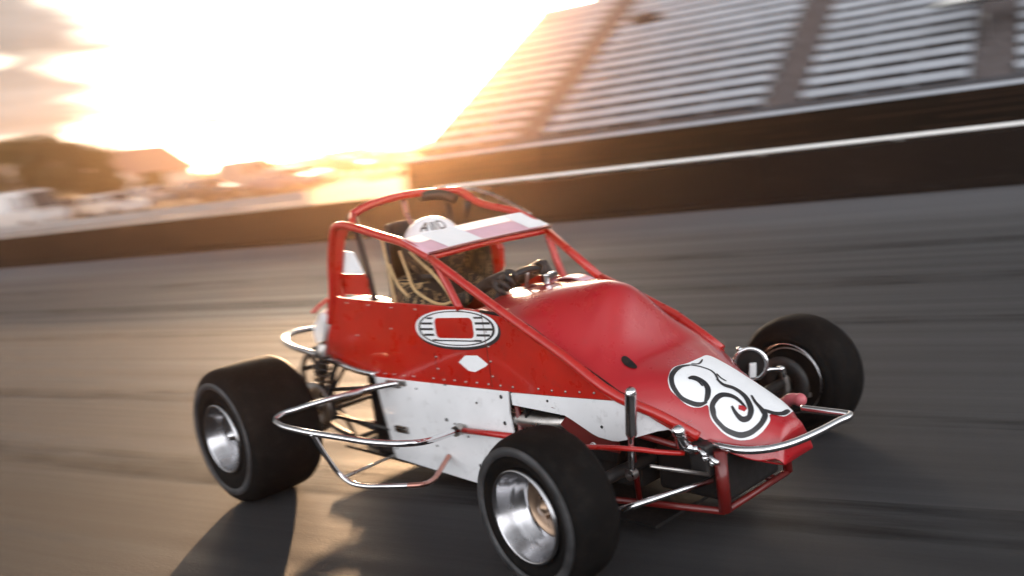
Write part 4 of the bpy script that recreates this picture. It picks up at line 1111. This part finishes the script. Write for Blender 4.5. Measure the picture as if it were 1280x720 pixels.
# ------------------------------------------------------------------ camera
CAMR = Matrix(((0.6763489817569474,-0.025220418946222622,0.7361494313959073),(0.7232201905222562,0.21223101866641808,-0.6571990191234052),(-0.139658909122519,0.9768940194227782,0.1617821495676098)))
cd = bpy.data.cameras.new('camera'); cam = bpy.data.objects.new('camera', cd); COL.objects.link(cam)
mw = CAMR.to_4x4(); mw.translation = Vector((4.62,-2.97,1.705)); cam.matrix_world = mw
cd.sensor_width = 36; cd.lens = 1205/1280*36; cd.clip_start = .05; cd.clip_end = 5000
cd.dof.use_dof = True; cd.dof.focus_distance = 4.0; cd.dof.aperture_fstop = DOF_N; cd.dof.aperture_ratio = DOF_R
scene.camera = cam

# ------------------------------------------------------------------ daylight: a low sun behind the left end of the grandstand
SUN_EL = R(SUNEL); sd = Vector((-.768,.640,0)).normalized()*math.cos(SUN_EL); sd.z = math.sin(SUN_EL)
sl_ = bpy.data.lights.new('sun', 'SUN'); sl_.energy = SUNE; sl_.angle = R(.8); sl_.color = (1.0,.62,.34)
so = bpy.data.objects.new('sun', sl_); COL.objects.link(so)
so.rotation_euler = (-sd).to_track_quat('-Z', 'Y').to_euler(); so.location = sd*50
w = bpy.data.worlds.new('World'); scene.world = w; w.use_nodes = True
nt = w.node_tree; bg = nt.nodes['Background']
sky = nt.nodes.new('ShaderNodeTexSky'); sky.sky_type = 'NISHITA'; sky.sun_disc = False
sky.sun_elevation = SUN_EL; sky.sun_rotation = math.atan2(sd.x, sd.y); sky.altitude = 50; sky.air_density = 1.0; sky.dust_density = DUST; sky.ozone_density = 1.0
tc = nt.nodes.new('ShaderNodeTexCoord'); sp_ = nt.nodes.new('ShaderNodeSeparateXYZ'); nt.links.new(tc.outputs['Generated'], sp_.inputs[0])
def wm(op, a, b=0.0):
    x = nt.nodes.new('ShaderNodeMath'); x.operation = op
    for s_, v in zip(x.inputs, (a, b)):
        if hasattr(v, 'is_output'): nt.links.new(v, s_)
        else: s_.default_value = v
    return x.outputs[0]
den = wm('ADD', wm('MAXIMUM', sp_.outputs[2], 0.0), .10)
cx_ = nt.nodes.new('ShaderNodeCombineXYZ'); nt.links.new(wm('DIVIDE', sp_.outputs[0], den), cx_.inputs[0]); nt.links.new(wm('DIVIDE', sp_.outputs[1], den), cx_.inputs[1])
mpw = nt.nodes.new('ShaderNodeMapping'); mpw.inputs['Rotation'].default_value = (0,0,R(-20)); mpw.inputs['Scale'].default_value = (1.0,.55,1); nt.links.new(cx_.outputs[0], mpw.inputs['Vector'])
nz_ = nt.nodes.new('ShaderNodeTexNoise'); nz_.inputs['Scale'].default_value = .62; nz_.inputs['Detail'].default_value = 6; nz_.inputs['Roughness'].default_value = .52; nz_.inputs['Distortion'].default_value = .3
nt.links.new(mpw.outputs[0], nz_.inputs['Vector'])
rp = nt.nodes.new('ShaderNodeValToRGB'); rp.color_ramp.elements[0].position = .18; rp.color_ramp.elements[1].position = .47
nt.links.new(nz_.outputs['Fac'], rp.inputs['Fac'])
mx = nt.nodes.new('ShaderNodeMix'); mx.data_type = 'RGBA'
# cloud banks: grey where they stand before the sun, plus an unseen bright bank opposite the sun, added as fill
def wr(x, lo, hi, a=0.0, b_=1.0):
    q = nt.nodes.new('ShaderNodeMapRange'); q.interpolation_type = 'SMOOTHSTEP'
    for s_, v in zip(q.inputs, (x, lo, hi, a, b_)):
        if hasattr(v, 'is_output'): nt.links.new(v, s_)
        else: s_.default_value = v
    return q.outputs[0]
dt = nt.nodes.new('ShaderNodeVectorMath'); dt.operation = 'DOT_PRODUCT'; nt.links.new(tc.outputs['Generated'], dt.inputs[0]); dt.inputs[1].default_value = sd
side = wr(dt.outputs['Value'], -.45, .55)
cc = nt.nodes.new('ShaderNodeMix'); cc.data_type = 'RGBA'; nt.links.new(side, cc.inputs[0]); cc.inputs[6].default_value = CLOUD_FILL; cc.inputs[7].default_value = CLOUD_BACK
nz3 = nt.nodes.new('ShaderNodeTexNoise'); nz3.inputs['Scale'].default_value = 2.2; nz3.inputs['Detail'].default_value = 4; nt.links.new(mpw.outputs[0], nz3.inputs['Vector'])
mask = wm('MULTIPLY', wm('MULTIPLY', rp.outputs[0], .985), wr(wm('ADD', dt.outputs['Value'], wm('MULTIPLY', wm('SUBTRACT', nz3.outputs['Fac'], .5), .075)), .930, .988, 1.0, 0.0))
nt.links.new(mask, mx.inputs[0]); hs_ = nt.nodes.new('ShaderNodeHueSaturation'); hs_.inputs['Saturation'].default_value = .55; nt.links.new(sky.outputs[0], hs_.inputs['Color']); nt.links.new(hs_.outputs[0], mx.inputs[6]); nz2 = nt.nodes.new('ShaderNodeTexNoise'); nz2.inputs['Scale'].default_value = 1.5; nz2.inputs['Detail'].default_value = 5; nz2.inputs['Distortion'].default_value = .4
nt.links.new(mpw.outputs[0], nz2.inputs['Vector'])
vv = nt.nodes.new('ShaderNodeVectorMath'); vv.operation = 'SCALE'; nt.links.new(cc.outputs[2], vv.inputs[0]); nt.links.new(wm('MULTIPLY', wr(nz2.outputs['Fac'], .30, .68, .78, 1.4), wr(sp_.outputs[2], .25, .80, 1.0, ZEN)), vv.inputs['Scale'])
nt.links.new(vv.outputs[0], mx.inputs[7])
nt.links.new(mx.outputs[2], bg.inputs['Color']); bg.inputs['Strength'].default_value = SKYS

if HAZE > 0:
    m = MB(); m.box((-190,-45,-1.03),(62,150,10.4)); hz = m.build('haze', None)
    hm_ = bpy.data.materials.new('haze'); hm_.use_nodes = True; hn_ = hm_.node_tree; hn_.nodes.remove(hn_.nodes['Principled BSDF'])
    pv = hn_.nodes.new('ShaderNodeVolumePrincipled'); pv.inputs['Color'].default_value = (1.0,.64,.38,1); pv.inputs['Density'].default_value = HAZE; pv.inputs['Anisotropy'].default_value = HAZEG
    hn_.links.new(pv.outputs[0], hn_.nodes['Material Output'].inputs['Volume'])
    hz.data.materials.clear(); hz.data.materials.append(hm_); hz['kind'] = 'stuff'

# ------------------------------------------------------------------ render settings
scene.render.engine = 'CYCLES'
scene.cycles.use_denoising = True
scene.cycles.max_bounces = 6; scene.cycles.diffuse_bounces = 3; scene.cycles.glossy_bounces = 4; scene.cycles.volume_bounces = 1
scene.cycles.sample_clamp_indirect = 8
vs_ = scene.view_settings; vs_.view_transform = 'Standard'; vs_.look = 'None'; vs_.gamma = 1; vs_.use_curve_mapping = False; vs_.exposure = EXPO
